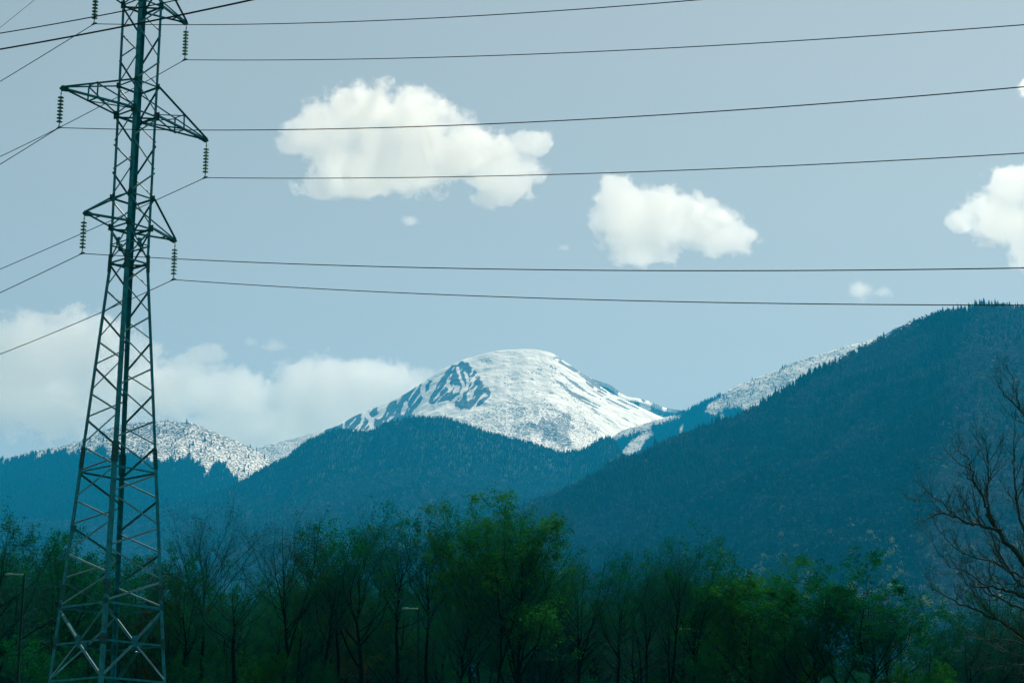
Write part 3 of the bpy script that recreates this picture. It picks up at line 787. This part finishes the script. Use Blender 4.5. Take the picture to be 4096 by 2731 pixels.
# ------------------------------------------------------------------ insulator strings
def make_string(L, clamp=True):
    root = empty('insulator_string')
    fit = MB(); cap = .10
    fit.tube([(0, 0, .02), (.018, 0, -.03), (.018, 0, -.12)], .008, 6); fit.tube([(0, 0, .02), (-.018, 0, -.03), (-.018, 0, -.12)], .008, 6)
    fit.beam((0, 0, -.10), (0, 0, -.20), np.array([1., 0, 0]), np.array([0, 1., 0]), .05, .02)
    fit.build('shackle', M['steel_dark'], root)
    n = 8; z0 = -.24; pitch = .1485
    for i in range(n):
        zc = z0 - i * pitch
        c = MB(); c.lathe((0, 0, zc), [(.001, .0), (.035, -.004), (.045, -.03), (.042, -.065), (.02, -.075), (.014, -.10), (.016, -pitch), (.001, -pitch)], 10)
        cp_ = c.build('metal_cap', M['steel_dark'], root, True)
        d = MB(); d.lathe((0, 0, zc - .05), [(.04, .014), (.075, .004), (.115, -.012), (.129, -.030), (.122, -.036), (.098, -.022), (.092, -.040), (.082, -.022), (.066, -.038), (.055, -.018), (.03, -.022)], 20)
        d.build('glass_disc', M['glass'], root, True)
    zb = z0 - n * pitch
    y = MB(); X_, Z_ = np.array([1., 0, 0]), UP
    y.tube([(0, 0, zb + .02), (0, 0, zb - .04)], .018, 8)
    y.tube([(0, 0, zb - .04), (.045, 0, zb - .10), (.055, 0, zb - .17)], .013, 6); y.tube([(0, 0, zb - .04), (-.045, 0, zb - .10), (-.055, 0, zb - .17)], .013, 6)
    y.build('yoke', M['steel_dark'], root)
    return root, zb - .19
def copy_tree(o, par=None):
    c = o.copy(); COL.objects.link(c)
    if par is not None: c.parent = par
    for ch in list(o.children): copy_tree(ch, c)
    return c

LINE = np.array([AD[1], -AD[0], 0.0])          # along the line, rightwards and towards the viewer
proto, zclamp = make_string(1.6)
cl_pts = {('T', -1): (370, 115), ('T', 1): (732, 242), ('M1', -1): (234, 540), ('M1', 1): (822, 713), ('W1', -1): (329, 1023), ('W1', 1): (697, 1125)}
where = {('T', -1): 'from the top left crossarm, cut by the upper edge', ('T', 1): 'under the right tip of the topmost crossarm', ('M1', -1): 'under the left tip of the long middle crossarm',
         ('M1', 1): 'under the right tip of the long middle crossarm', ('W1', -1): 'under the left tip of the lowest crossarm', ('W1', 1): 'under the right tip of the lowest crossarm'}
first = True
CL = {}
for key, lab in where.items():
    o = proto if first else copy_tree(proto)
    first = False
    t = ARM_TIPS[key]; o.location = tuple(t); o.rotation_euler = (0, 0, math.atan2(LINE[1], LINE[0]))
    tag(o, 'glass disc insulator string hanging ' + lab, 'insulator', 'insulator strings on the pylon')
    CL[key] = t + UP * zclamp
# suspension clamps are part of each string
for o in [x for x in COL.objects if x.name.startswith('insulator_string')]:
    c = MB(); z = zclamp
    c.beam((-.11, 0, z), (.11, 0, z), np.array([0, 1., 0]), UP, .05, .055); c.beam((-.045, 0, z + .02), (.045, 0, z + .02), np.array([0, 1., 0]), UP, .06, .06)
    c.beam((-.17, 0, z - .01), (-.11, 0, z), np.array([0, 1., 0]), UP, .035, .035); c.beam((.11, 0, z), (.17, 0, z - .01), np.array([0, 1., 0]), UP, .035, .035)
    c.build('clamp', M['steel_dark'], o)

# ------------------------------------------------------------------ conductors
def ray(px, py):
    p = at(px, py, 100.0); d = p - np.array([0, 0, CAMZ]); return np.array([0, 0, CAMZ]), d / np.linalg.norm(d)
def on_plane(px, py, p0, dirh):
    nrm = np.cross(dirh, UP); o, d = ray(px, py); t = (p0 - o).dot(nrm) / d.dot(nrm); q = o + d * t
    return (q - p0).dot(dirh), q[2] - p0[2]
def wire(name, p0, dirh, pix, label, cat, group, ext=1.35, r=.016, extend_other=None):
    """parabola in the vertical plane through p0, fitted to where the photo shows the wire"""
    S = [on_plane(px, py, p0, dirh) for px, py in pix]
    s = np.array([a for a, b in S]); z = np.array([b for a, b in S])
    if len(s) == 1: A = np.array([z[0] / s[0]]); f = lambda q: A[0] * q
    else:
        A = np.linalg.lstsq(np.stack([s, s * s], 1), z, rcond=None)[0]; f = lambda q: A[0] * q + A[1] * q * q
    return s, A
def build_line(key, right, left, label):
    p0 = CL[key]
    sr, Ar = wire('', p0, LINE, right, '', '', '')
    sl_, Al = wire('', p0, LINE, left, '', '', '')
    q = np.linspace(0, sr.max() * 1.22, 40)[1:]; P = [p0 + LINE * a + UP * (Ar[0] * a + (Ar[1] * a * a if len(Ar) > 1 else 0)) for a in q]
    ql = np.linspace(0, sl_.min() * 4.0, 40)[1:]
    c2 = .0011
    PL = [p0 + LINE * a + UP * (Al[0] * a + (Al[1] * a * a if len(Al) > 1 else c2 * (a * a - a * sl_.min()))) for a in ql]
    P = np.array(PL[::-1] + [p0] + P)
    mb = MB(); mb.tube(P, .0165, 6); o = mb.build('conductor_wire', M['wire'], None, True)
    return tag(o, label, 'wire', 'conductors carried by the pylon')
build_line(('T', -1), [(1741, 73), (2786, 1)], [(0, 327)], 'uppermost conductor wire, running from the top left insulator off the top edge')
build_line(('T', 1), [(2090, 219), (4096, 100)], [(640, 296), (0, 627)], 'conductor wire clamped below the insulator of the topmost right crossarm')
build_line(('M1', -1), [(1916, 498), (4096, 348)], [(0, 658)], 'conductor wire from the middle left insulator, crossing the upper half of the largest cloud')
build_line(('M1', 1), [(2264, 697), (4096, 613)], [(631, 798), (0, 1077)], 'conductor wire from the middle right insulator, crossing the foot of the largest cloud')
build_line(('W1', -1), [(1500, 1064), (2612, 1085), (4096, 1071)], [(0, 1171)], 'conductor wire from the lowest left insulator, passing just under the compact cloud')
build_line(('W1', 1), [(1500, 1168), (2612, 1203), (4096, 1221)], [(401, 1251), (0, 1416)], 'lowest conductor wire, skimming the top of the wooded ridge on the right')

# earth wire from the pylon peak
pk = np.array([PX0, PY0, LV['PK'][0] - .1])
s, z = on_plane(0, 112, pk, LINE); s2, z2 = on_plane(190, 0, pk, LINE)
A = np.linalg.lstsq(np.array([[s, s * s], [s2, s2 * s2]]), np.array([z, z2]), rcond=None)[0]
mb = MB(); mb.tube([pk + LINE * a + UP * (z / s * a + .0006 * (a * a - a * s)) for a in list(np.linspace(s * 4, 0, 40)) + [1, 20, 45]], .010, 5)
tag(mb.build('earth_wire', M['wire'], None, True), 'thin earth wire slanting across the top left corner', 'wire')

# two nearer cables that cross in front of the pylon
for p, q, r, lab in [((0, 134, 34), (714, 0, 30), .0105, 'thinner of the two near cables crossing in front of the pylon'), ((0, 198, 27), (1010, 0, 23), .0125, 'thicker lower near cable crossing in front of the pylon')]:
    a, b_ = at(*p), at(*q); d = b_ - a
    P = [a + d * t + UP * (.35 * (t * t - t)) * .25 for t in np.linspace(-2.2, 3.6, 40)]
    mb = MB(); mb.tube(P, r, 8); tag(mb.build('near_cable', M['wire'], None, True), lab, 'cable', 'near cables')

# ------------------------------------------------------------------ street lamps
def make_lamp():
    root = empty('street_lamp'); H = 12.0
    p = MB(); p.tube([(0, 0, 0), (0, 0, .1), (0, 0, 4), (0, 0, H - .1), (0, 0, H)], [.13, .11, .095, .055, .05], 10); p.build('pole', M['lamp_pole'], root, True)
    b_ = MB(); b_.lathe((0, 0, 0), [(.20, -.6), (.20, .04), (.16, .06), (.12, .07)], 12); b_.build('base', M['lamp_pole'], root, True)
    a = MB(); a.tube([(0.02, 0, H - .06), (-.10, 0, H + .0), (-.75, 0, H + .01)], [.035, .032, .026], 8); a.build('arm', M['lamp_metal'], root, True)
    h = MB()
    ring_ = [(-.62, .03, .03), (-.72, .055, .05), (-.90, .075, .055), (-1.02, .05, .035), (-1.06, .01, .01)]
    V = []; k = 10
    for x, ry, rz in ring_:
        for j in range(k):
            t = 2 * math.pi * j / k; V.append((x, ry * math.cos(t), H + .01 + rz * math.sin(t)))
    Q = [(i * k + j, i * k + (j + 1) % k, (i + 1) * k + (j + 1) % k, (i + 1) * k + j) for i in range(len(ring_) - 1) for j in range(k)]
    h.add(V, Q); h.build('lamp_head', M['lamp_metal'], root, True)
    return root
lamp0 = None
for px, py, Y, sc_, lab in [(97, 2297, 92, .86, 'street lamp at the far left, beside the foot of the pylon'), (1675, 2433, 101, .83, 'street lamp in front of the bare trees left of the green crowned tree'),
                      (2775, 2515, 111, .97, 'street lamp among the slender trunks right of the middle'), (3600, 2576, 124, .75, 'small street lamp behind the spreading alder on the right')]:
    tip = at(px, py, Y)
    o = copy_tree(lamp0) if lamp0 else make_lamp()
    if lamp0 is None: lamp0 = o
    gz = float(ground_z(tip[0], Y)); H = tip[2] - gz
    o.location = (tip[0], Y, gz); o.scale = (sc_, sc_, H / 12.0)
    tag(o, lab, 'street lamp', 'street lamps along the hidden road')

# ------------------------------------------------------------------ trees
class Br:
    """a level of branches: P (N,k,3), R (N,k)"""
    def __init__(s, P, R): s.P, s.R = P, R

def spawn(rg, par, npp, t0, t1, ang, lr, npts, r0, rr, up=0.25, wob=0.12, shape=None, lenref=None, tip=0.25):
    P, R = par.P, par.R; N, k, _ = P.shape
    idx = np.repeat(np.arange(N), npp); n = len(idx)
    t = t0 + (t1 - t0) * (np.tile(np.arange(npp), N) + rg.uniform(0, 1, n)) / npp
    f = t * (k - 1); i = np.minimum(f.astype(int), k - 2); w = (f - i)[:, None]
    b = P[idx, i] * (1 - w) + P[idx, i + 1] * w; pr = R[idx, i] * (1 - w[:, 0]) + R[idx, i + 1] * w[:, 0]
    tg = P[idx, i + 1] - P[idx, i]; tg /= np.linalg.norm(tg, axis=1, keepdims=True)
    v = rg.normal(size=(n, 3)); v -= tg * (v * tg).sum(1, keepdims=True); v /= np.linalg.norm(v, axis=1, keepdims=True)
    a = np.radians(rg.normal(ang, 11, n))[:, None]
    d = tg * np.cos(a) + v * np.sin(a)
    seg = np.linalg.norm(np.diff(P, axis=1), axis=2).sum(1)[idx] if lenref is None else np.full(n, lenref)
    L = seg * lr * rg.uniform(.6, 1.25, n)
    if shape is not None: L = L * shape(t)
    else: L = L * (1.15 - .75 * (t - t0) / max(t1 - t0, 1e-6))
    out = np.zeros((n, npts, 3)); out[:, 0] = b; cur = b.copy(); st = (L / (npts - 1))[:, None]
    for q in range(1, npts):
        d = d + rg.normal(size=(n, 3)) * wob + np.array([0, 0, up / npts * 2]); d /= np.linalg.norm(d, axis=1, keepdims=True)
        cur = cur + d * st; out[:, q] = cur
    rb = np.minimum(pr * rr, r0 * np.clip(L / L.mean(), .5, 1.6)); taper = np.linspace(1, tip, npts)
    return Br(out, rb[:, None] * taper[None])

def leaves(rg, br, n, size, spread, tmin=.3):
    N, k, _ = br.P.shape; idx = rg.integers(0, N, n)
    # whole sprays are leafy or bare together
    f = rg.uniform(tmin, 1, n) * (k - 1); i = np.minimum(f.astype(int), k - 2); w = (f - i)[:, None]
    c = br.P[idx, i] * (1 - w) + br.P[idx, i + 1] * w + rg.normal(size=(n, 3)) * spread
    a = rg.normal(size=(n, 3)); a /= np.linalg.norm(a, axis=1, keepdims=True)
    b = np.cross(a, rg.normal(size=(n, 3))); b /= np.linalg.norm(b, axis=1, keepdims=True)
    s = (size * rg.uniform(.6, 1.4, n))[:, None]
    V = np.stack([c - a * s, c + b * s * .55, c + a * s, c - b * s * .55], 1).reshape(-1, 3)
    return V, np.arange(n * 4).reshape(-1, 4)

def join(parts):
    Vs, Qs, Ms, o = [], [], [], 0
    for (V, Q), m in parts:
        Vs.append(V); Qs.append(Q + o); Ms.append(np.full(len(Q), m)); o += len(V)
    return np.concatenate(Vs), np.concatenate(Qs), np.concatenate(Ms)

TOPS = []
def make_tree(seed, H=18.0, kind='bare', leaf='leaf', nleaf=0, crown0=.42, spread=1.0, fork=False, lean=0.0, lsize=.06, dense=1.0, name='tree', trunk_r=None, tw=1.0):
    rg = np.random.default_rng(seed)
    k = 16; z = np.linspace(-.4, H, k)
    wx = np.cumsum(rg.normal(size=k)) * .10 + lean * np.clip(z / H, 0, 1) ** 1.5 * H * .25; wy = np.cumsum(rg.normal(size=k)) * .10
    wx -= wx[0]; wy -= wy[0]
    P = np.stack([wx, wy, z], -1)[None]
    tr = trunk_r or (.0105 * H + .02); R = (tr * (1 - .95 * np.clip(z / H, 0, 1) ** 1.25) * np.where(z < .6, 1.25, 1))[None]
    trunk = Br(P, R); T0 = [trunk]
    if fork:
        fk = spawn(rg, trunk, 2, crown0 * .85, crown0 * 1.08, 17, .42, 12, tr * .62, .7, up=.35, wob=.05, shape=lambda t: np.ones_like(t))
        T0.append(fk)
    shp = lambda t: .45 + .9 * np.sin(np.clip((t - crown0) / (1 - crown0) * .62 + .22, 0, 1) * math.pi) ** .8
    l1 = spawn(rg, trunk, int(19 * dense), crown0, .97, 43, .22 * spread, 9, tr * .36, .55, up=.55, wob=.13, shape=shp, lenref=H)
    low = spawn(rg, trunk, 5, crown0 * .35, crown0, 65, .09 * spread, 7, tr * .16, .3, up=.2, wob=.16, shape=lambda t: np.ones_like(t), lenref=H)
    L1 = [l1, low]
    if fork: L1.append(spawn(rg, fk, 8, .25, .95, 45, .42, 8, tr * .28, .5, up=.45, wob=.13))
    l2 = [spawn(rg, b, int(9 * dense), .18, .96, 42, .48, 6, .024 * tw, .6, up=.35, wob=.16) for b in L1]
    l3 = [spawn(rg, b, 6, .15, .97, 38, .52, 4, .013 * tw, .65, up=.3, wob=.18) for b in l2]
    l4 = [spawn(rg, b, 5, .15, .95, 34, .60, 3, .0078 * tw, .75, up=.25, wob=.18, tip=.5) for b in l3[:1] + l3[2:]]
    root = empty(name)
    V, Q, m = join([(tubes(b.P, b.R, 9 if j == 0 else 6), 0) for j, b in enumerate(T0 + L1)])
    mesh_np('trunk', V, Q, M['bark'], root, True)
    parts = [(tubes(b.P, b.R, 4), 0) for b in l2] + [(tubes(b.P, b.R, 3), 0) for b in l3] + [(tubes(b.P, b.R, 3), 1 if j == 0 else 0) for j, b in enumerate(l4)]
    if nleaf:
        big = l3[0] if nleaf else None
        grp = rg.random(len(l4[0].P)) < .75
        parts.append((leaves(rg, Br(l4[0].P[grp], l4[0].R[grp]), nleaf, lsize, .10), 2))
        parts.append((leaves(rg, l3[-1] if fork else l3[0], nleaf // 3, lsize, .12), 2))
    V, Q, m = join(parts)
    mesh_np('crown', V, Q, [M['twig'], M['pale_twig' if kind == 'pale' else 'twig'], M[leaf]], root, False, m)
    TOPS.append(float(np.percentile(V[:, 2], 97.5)))
    return root

PROTO = {}
def proto_tree(key):
    if key not in PROTO:
        kw = {
            'bare1': dict(tw=1.4, seed=1, kind='pale', spread=.95, crown0=.74, nleaf=900, leaf='leaf_brown', lsize=.045, dense=1.25),
            'bare2': dict(tw=1.4, seed=2, kind='pale', spread=1.0, crown0=.72, fork=True, nleaf=900, leaf='leaf_brown', lsize=.045, dense=1.1),
            'bare3': dict(tw=1.4, seed=3, kind='pale', spread=.75, crown0=.76, lean=.5, nleaf=700, leaf='leaf', lsize=.045, dense=1.1),
            'tuft1': dict(tw=1.25, seed=4, spread=.85, crown0=.72, nleaf=4500, leaf='leaf', lsize=.06, dense=1.1),
            'tuft2': dict(tw=1.25, seed=5, spread=.95, crown0=.70, fork=True, nleaf=5500, leaf='leaf', lsize=.06),
            'green1': dict(seed=6, spread=1.05, crown0=.58, nleaf=15000, leaf='leaf_bright', dense=1.25, lsize=.06),
            'green2': dict(seed=7, spread=1.1, crown0=.56, fork=True, nleaf=14000, leaf='leaf', dense=1.15, lsize=.062),
            'alder': dict(seed=8, spread=1.15, crown0=.66, fork=True, nleaf=12000, leaf='leaf', lsize=.07, dense=1.0),
            'bush1': dict(seed=9, spread=1.05, crown0=.42, nleaf=8000, leaf='leaf', lsize=.062, dense=1.2),
            'bush2': dict(seed=10, spread=1.1, crown0=.40, fork=True, nleaf=7000, leaf='leaf_brown', lsize=.06, dense=1.25, kind='pale'),
            'bright': dict(seed=11, spread=1.2, crown0=.35, nleaf=17000, leaf='leaf_bright', lsize=.062, dense=1.1),
            'rust': dict(seed=12, spread=1.1, crown0=.5, nleaf=9000, leaf='leaf_rust', lsize=.062),
        }[key]
        PROTO[key] = [make_tree(name='tree', **kw), False, TOPS[-1]]
    return PROTO[key]

def place_tree(key, px, top, Y, label, group, wide=1.0, rz=None, name=None, rgn=random.Random(5)):
    """trunk foot straight below pixel column px at the bottom edge; crown top at pixel row top"""
    e = proto_tree(key); o = copy_tree(e[0]) if e[1] else e[0]; e[1] = True
    tp = at(px, top, Y); gz = float(ground_z(tp[0], Y)); h = (tp[2] - gz) / e[2]
    o.location = (tp[0], Y, gz); hw = max(h, .8) * 1.12 * wide if h > .5 else h * 1.1; o.scale = (hw, hw, h)
    o.rotation_euler = (0, 0, rz if rz is not None else rgn.uniform(0, 6.28))
    tag(o, label, 'tree', group); return o

G1 = 'front trees of the riverside wood'
front = [
    ('bush2', 20, 2030, 104, 'dense dark twiggy tree filling the left edge behind the first street lamp', 1.0),
    ('bush1', 235, 2130, 112, 'dark leafless crown between the left edge and the pylon legs', 1.0),
    ('tuft1', 767, 2225, 100, 'thin straight tree with a small crown just right of the pylon', .8),
    ('bare1', 836, 2010, 103, 'tall bare tree just right of the pylon, rising well above the wood', 1.05),
    ('bare3', 930, 2280, 99, 'low leaning tree right of the tall bare one beside the pylon', 1.3),
    ('bare2', 1155, 2050, 104, 'tall bare tree with straight trunk and wide thin crown, second tall one from the pylon', .95),
    ('bare3', 1250, 2205, 101, 'slim tree leaning right, next after the straight wide crowned bare tree', .9),
    ('tuft1', 1355, 2112, 105, 'straight tree with small leaf tufts on top, left of the crooked forked one', .95),
    ('tuft2', 1455, 2098, 103, 'crooked forked tree with leafy tips left of the middle lamp', 1.1),
    ('bare1', 1629, 2020, 106, 'tall bare tree rising behind the middle street lamp', 1.05),
    ('tuft1', 1722, 2095, 108, 'twin stemmed dark tree just right of the middle street lamp', .9),
    ('bare3', 1800, 2385, 99, 'small bare tree with pale broken twigs left of the first green crown', 1.0),
    ('green1', 1905, 2045, 106, 'yellow green leafing tree, left one of the two tall green crowns', .82),
    ('tuft2', 1985, 2100, 104, 'dark slender tree between the two tall green crowns', .8),
    ('green1', 2110, 2022, 103, 'tallest green leafing tree in the middle of the wood', 1.12),
    ('green2', 2075, 2110, 108, 'thick stemmed leafing tree behind the tallest green one', 1.0),
    ('bare2', 2310, 2205, 107, 'fan shaped bare tree right of the tallest green one', .9),
    ('tuft1', 2457, 2235, 103, 'leafy topped tree whose trunk leans left, right of the fan shaped bare one', .9),
    ('bare1', 2560, 2168, 105, 'bare forked tree rising left of the third lamp', .75),
    ('bare3', 2632, 2170, 101, 'thin dark stemmed tree immediately left of the third lamp', .75),
    ('bare1', 2683, 2240, 106, 'slanting bare stem beside the third lamp', .6),
    ('tuft2', 2745, 2160, 102, 'tall dark tree with a few leaves behind the third street lamp', .9),
    ('green1', 2990, 2268, 104, 'green leafing tree with dark stem at the right end of the dense wood', 1.15),
    ('bright', 3110, 2330, 102, 'bright green bushy tree sloping down beside the blue hillside gap', 1.15),
    ('alder', 3250, 2318, 100, 'lower crown left of the spreading alder, in front of the budding hillside', 1.0),
    ('alder', 3470, 2272, 98, 'spreading dark alder standing out against the budding hillside', 1.25),
    ('bare1', 3515, 2330, 101, 'second slender stem close beside the spreading alder', .7),
    ('bush1', 3692, 2440, 104, 'small dark topped tree between the alder and the brown thicket', .9),
    ('bush2', 3825, 2420, 106, 'brownish twiggy tree in front of the paler hillside at right', 1.0),
    ('bush2', 3960, 2370, 110, 'tall brownish thicket tree near the right edge', 1.1),
    ('bush1', 4080, 2400, 108, 'brownish tree cut by the right edge under the big bare branches', 1.1),
]
for key, px, top, Y, lab, wd in front: place_tree(key, px, top, Y, lab, G1, wd)

ANCH = [(20, 'the twiggy tree at the left edge'), (235, 'the pylon legs'), (480, 'the right pylon leg'), (767, 'the small crowned thin tree by the pylon'), (836, 'the tall bare tree by the pylon'), (1000, 'the low leaning tree'),
        (1155, 'the straight wide crowned bare tree'), (1250, 'the slim leaning tree'), (1355, 'the straight tufted tree'), (1455, 'the crooked forked tree'), (1629, 'the middle street lamp'), (1800, 'the small broken bare tree'),
        (1905, 'the left green crown'), (2110, 'the tallest green tree'), (2310, 'the fan shaped bare tree'), (2457, 'the left leaning trunk'), (2580, 'the bare forked tree'), (2745, 'the third street lamp'), (2880, 'the gap after the third lamp'),
        (2990, 'the last green tree of the dense wood'), (3110, 'the bright bushy tree'), (3250, 'the lower crown left of the alder'), (3470, 'the spreading alder'), (3600, 'the fourth street lamp'), (3692, 'the small dark topped tree'),
        (3825, 'the brown twiggy thicket'), (3960, 'the tall thicket tree'), (4090, 'the right edge')]
USED = {}
def where_behind(px, row):
    a = min(ANCH, key=lambda t: abs(t[0] - px)); k = (a[1], row); side = 'left' if px < a[0] else 'right'
    depth = ('just behind', 'farther behind', 'deep behind', 'deepest behind')[row]
    lab = '%s %s' % (depth, a[1]); lab2 = lab + ', on its ' + side
    if abs(px - a[0]) > 60: lab2 = lab2.replace('on its', 'to its far')
    return lab2
LOOK = {'bush1': 'dark leafy tree', 'bush2': 'brown twiggy tree', 'green2': 'dark green tree', 'tuft2': 'sparse tufted tree', 'bare1': 'bare tree', 'bare2': 'forked bare tree', 'rust': 'rusty budding tree'}
rb = random.Random(11)
def skyl(px): return float(np.interp(px, [-100, 150, 330, 480, 640, 760, 900, 1120, 1250, 1500, 1700, 1900, 2150, 2300, 2450, 2600, 2790, 2900, 3050, 3150, 3300, 3450, 3600, 3700, 3850, 4000, 4200],
                                     [2120, 2140, 2200, 2200, 2260, 2330, 2280, 2260, 2240, 2260, 2280, 2200, 2160, 2280, 2330, 2300, 2270, 2290, 2330, 2440, 2620, 2600, 2600, 2540, 2470, 2430, 2440]))
G2 = 'trees in the body of the wood'
pos = lambda px: ('far left' if px < 600 else 'left' if px < 1400 else 'middle' if px < 2300 else 'right of the middle' if px < 3100 else 'far right')
for row, (Y, dy, n, keys) in enumerate([(118, 25, 30, ['bush1', 'bush2', 'green2', 'tuft2', 'bare2', 'bush1']), (132, 60, 30, ['bush1', 'bush2', 'green2', 'bare1', 'rust', 'bush1']), (150, 110, 32, ['bush1', 'green2', 'bush2']), (172, 150, 30, ['bush1', 'green2'])]):
    for i in range(n):
        px = -120 + (4300) * (i + rb.uniform(-.3, .3)) / (n - 1)
        right = px > 3200
        key = rb.choice(keys)
        if 2750 < px < 3150 and rb.random() < .6: key = 'green2'
        if px > 3720: key = 'bush2'
        top = skyl(px) + 35 + dy * .6 + rb.uniform(-20, 80)
        place_tree(key, px, top, Y + rb.uniform(-5, 5), LOOK[key] + ' ' + where_behind(px, row), G2, rb.uniform(.85, 1.15))
place_tree('rust', 690, 2258, 114, 'rusty yellow budding crown seen through the right legs of the pylon', G2, .8)
place_tree('rust', 1300, 2215, 116, 'brownish budding crown behind the leaning slim tree', G2, .9)

# underwood shrubs
G3 = 'shrubs at the edge of the wood'
for i, (px, top, Y, key) in enumerate([(1075, 2630, 99, 'bright'), (700, 2650, 98, 'green2'), (3620, 2670, 96, 'bright'), (3730, 2680, 97, 'bright'), (3130, 2600, 101, 'bright'), (2800, 2640, 99, 'green2'), (1300, 2670, 99, 'green2'), (250, 2620, 100, 'bush1'), (60, 2560, 100, 'bush1')]):
    o = place_tree(key, px, top, Y, ('light green' if key == 'bright' else 'dark') + ' low shrub ' + where_behind(px, 0).replace('just behind', 'below').replace(', on its', ','), G3, 1.0)
    o.name = 'shrub'; o['category'] = 'shrub'
    for c in o.children: c.name = 'foliage' if c.name.startswith('crown') else 'stem'

# ------------------------------------------------------------------ big bare tree at the right edge
def near_tree():
    rg = np.random.default_rng(77); Yn = 52.0
    base = at(4330, 2900, Yn); gz = float(ground_z(base[0], Yn)); root = empty('bare_tree', (base[0], Yn, gz))
    off = np.array([base[0], Yn, gz])
    def pl(pts, r0, r1, n=26):
        W = np.array([at(a, b, Yn + c) for a, b, c in pts]) - off
        L = np.concatenate([[0], np.cumsum(np.linalg.norm(np.diff(W, axis=0), axis=1))]); q = np.linspace(0, L[-1], n)
        P = np.stack([np.interp(q, L, W[:, i]) for i in range(3)], -1)
        P[1:-1] = (P[:-2] + 2 * P[1:-1] + P[2:]) / 4
        P[1:-1] += rg.normal(size=(n - 2, 3)) * .022
        return Br(P[None], np.linspace(r0, r1, n)[None])
    foot = (4330, 3440, 0)
    limbs = [
        pl([foot, (4325, 2900, 0), (4290, 2500, 0), (4230, 2200, 1), (4200, 1900, 1), (4170, 1650, 2)], .26, .05),
        pl([(4270, 2420, 0), (4180, 2330, 0), (4096, 2245, -.5), (4030, 2170, -1), (3985, 2115, -1), (3945, 2055, -1)], .085, .05),
        pl([(3985, 2115, -1), (3945, 2020, -1), (3920, 1960, -1.2), (3885, 1915, -1.4), (3850, 1885, -1.5)], .042, .012),
        pl([(3945, 1985, -1), (3955, 1920, -1.1), (3955, 1860, -1.0), (3945, 1790, -1.0), (3937, 1715, -1)], .032, .006),
        pl([(3900, 1945, -1.2), (3885, 1870, -1.4), (3870, 1825, -1.5), (3830, 1800, -1.6), (3800, 1825, -1.8)], .024, .005),
        pl([(4005, 2120, -1), (3950, 2105, -1.2), (3880, 2095, -1.6), (3820, 2065, -2), (3760, 2050, -2.3), (3700, 2075, -2.6), (3670, 2092, -2.8)], .045, .006),
        pl([(3830, 2070, -2), (3760, 2000, -2.5), (3700, 1960, -2.8), (3650, 2010, -3), (3640, 1990, -3.1)], .020, .004),
        pl([(4130, 2180, 0), (4080, 2080, .2), (4060, 1950, .3), (4052, 1800, .4), (4060, 1700, .5)], .045, .006),
        pl([(4220, 1800, 1), (4150, 1720, .6), (4080, 1640, .4), (4020, 1580, .2), (3990, 1530, .2), (3968, 1500, .1)], .040, .005),
        pl([(4080, 1640, .4), (4060, 1560, .3), (4045, 1500, .2), (4030, 1460, .2)], .022, .004),
        pl([(4310, 2560, 0), (4200, 2450, -.4), (4096, 2385, -.8), (4060, 2370, -1), (3990, 2350, -1.2), (3900, 2346, -1.6)], .075, .022),
        pl([(4150, 2400, 0), (4050, 2300, .5), (3990, 2200, .8), (3960, 2120, 1.0), (3900, 2040, 1.2)], .045, .008),
        pl([(4096, 2310, 0), (3980, 2250, .3), (3880, 2225, .2), (3790, 2170, 0), (3740, 2100, 0), (3725, 2060, 0)], .030, .004),
        pl([(4096, 2440, -.6), (3980, 2380, -1), (3890, 2300, -1.2), (3790, 2260, -1.6), (3740, 2180, -2), (3720, 2130, -2)], .030, .004),
        pl([(4320, 2750, 0), (4200, 2620, -.5), (4096, 2545, -1), (3980, 2470, -1.3), (3880, 2430, -1.8), (3780, 2390, -2.2), (3720, 2340, -2.5), (3698, 2290, -2.6)], .075, .005),
        pl([(3980, 2470, -1.3), (3900, 2380, -1.5), (3850, 2310, -1.8), (3830, 2250, -2)], .024, .004),
        pl([(4200, 2620, -.5), (4060, 2560, .2), (3950, 2560, .6), (3870, 2530, 1)], .030, .006),
        pl([(4300, 2830, 0), (4180, 2720, -.5), (4096, 2655, -1), (3980, 2672, -1.4), (3880, 2668, -1.8)], .040, .008),
        pl([(4220, 2500, 1), (4160, 2350, 1.2), (4120, 2150, 1.4), (4100, 2000, 1.4), (4096, 1880, 1.4)], .05, .006),
    ]
    V, Q, m = join([(tubes(b.P, b.R, 8), 0) for b in limbs[:1]]); mesh_np('trunk', V, Q, M['near_bark'], root, True)
    V, Q, m = join([(tubes(b.P, b.R, 7), 0) for b in limbs[1:]]); mesh_np('limbs', V, Q, M['near_bark'], root, True)
    parts = []
    for b in limbs[1:]:
        Ln = np.linalg.norm(np.diff(b.P[0], axis=0), axis=1).sum(); n = max(5, int(Ln * 4.5))
        a1 = spawn(rg, b, n, .12, .99, 42, .0 + 1.0, 9, .013, .6, up=.75, wob=.14, lenref=1.15)
        a2 = spawn(rg, a1, 6, .12, .97, 36, .42, 6, .0065, .7, up=.5, wob=.16)
        a3 = spawn(rg, a2, 4, .2, .95, 34, .42, 4, .0045, .8, up=.3, wob=.15, tip=.6)
        parts += [(tubes(a1.P, a1.R, 5), 0), (tubes(a2.P, a2.R, 4), 1), (tubes(a3.P, a3.R, 3), 0)]
        parts.append((leaves(rg, a3, len(a3.P) // 2, .018, .006, tmin=.7), 2))
    V, Q, m = join(parts); mesh_np('crown', V, Q, [M['near_twig'], M['near_bark'], M['leaf_brown']], root, False, m)
    tag(root, 'large leafless tree reaching in from the right edge in front of the hillside', 'tree')
near_tree()
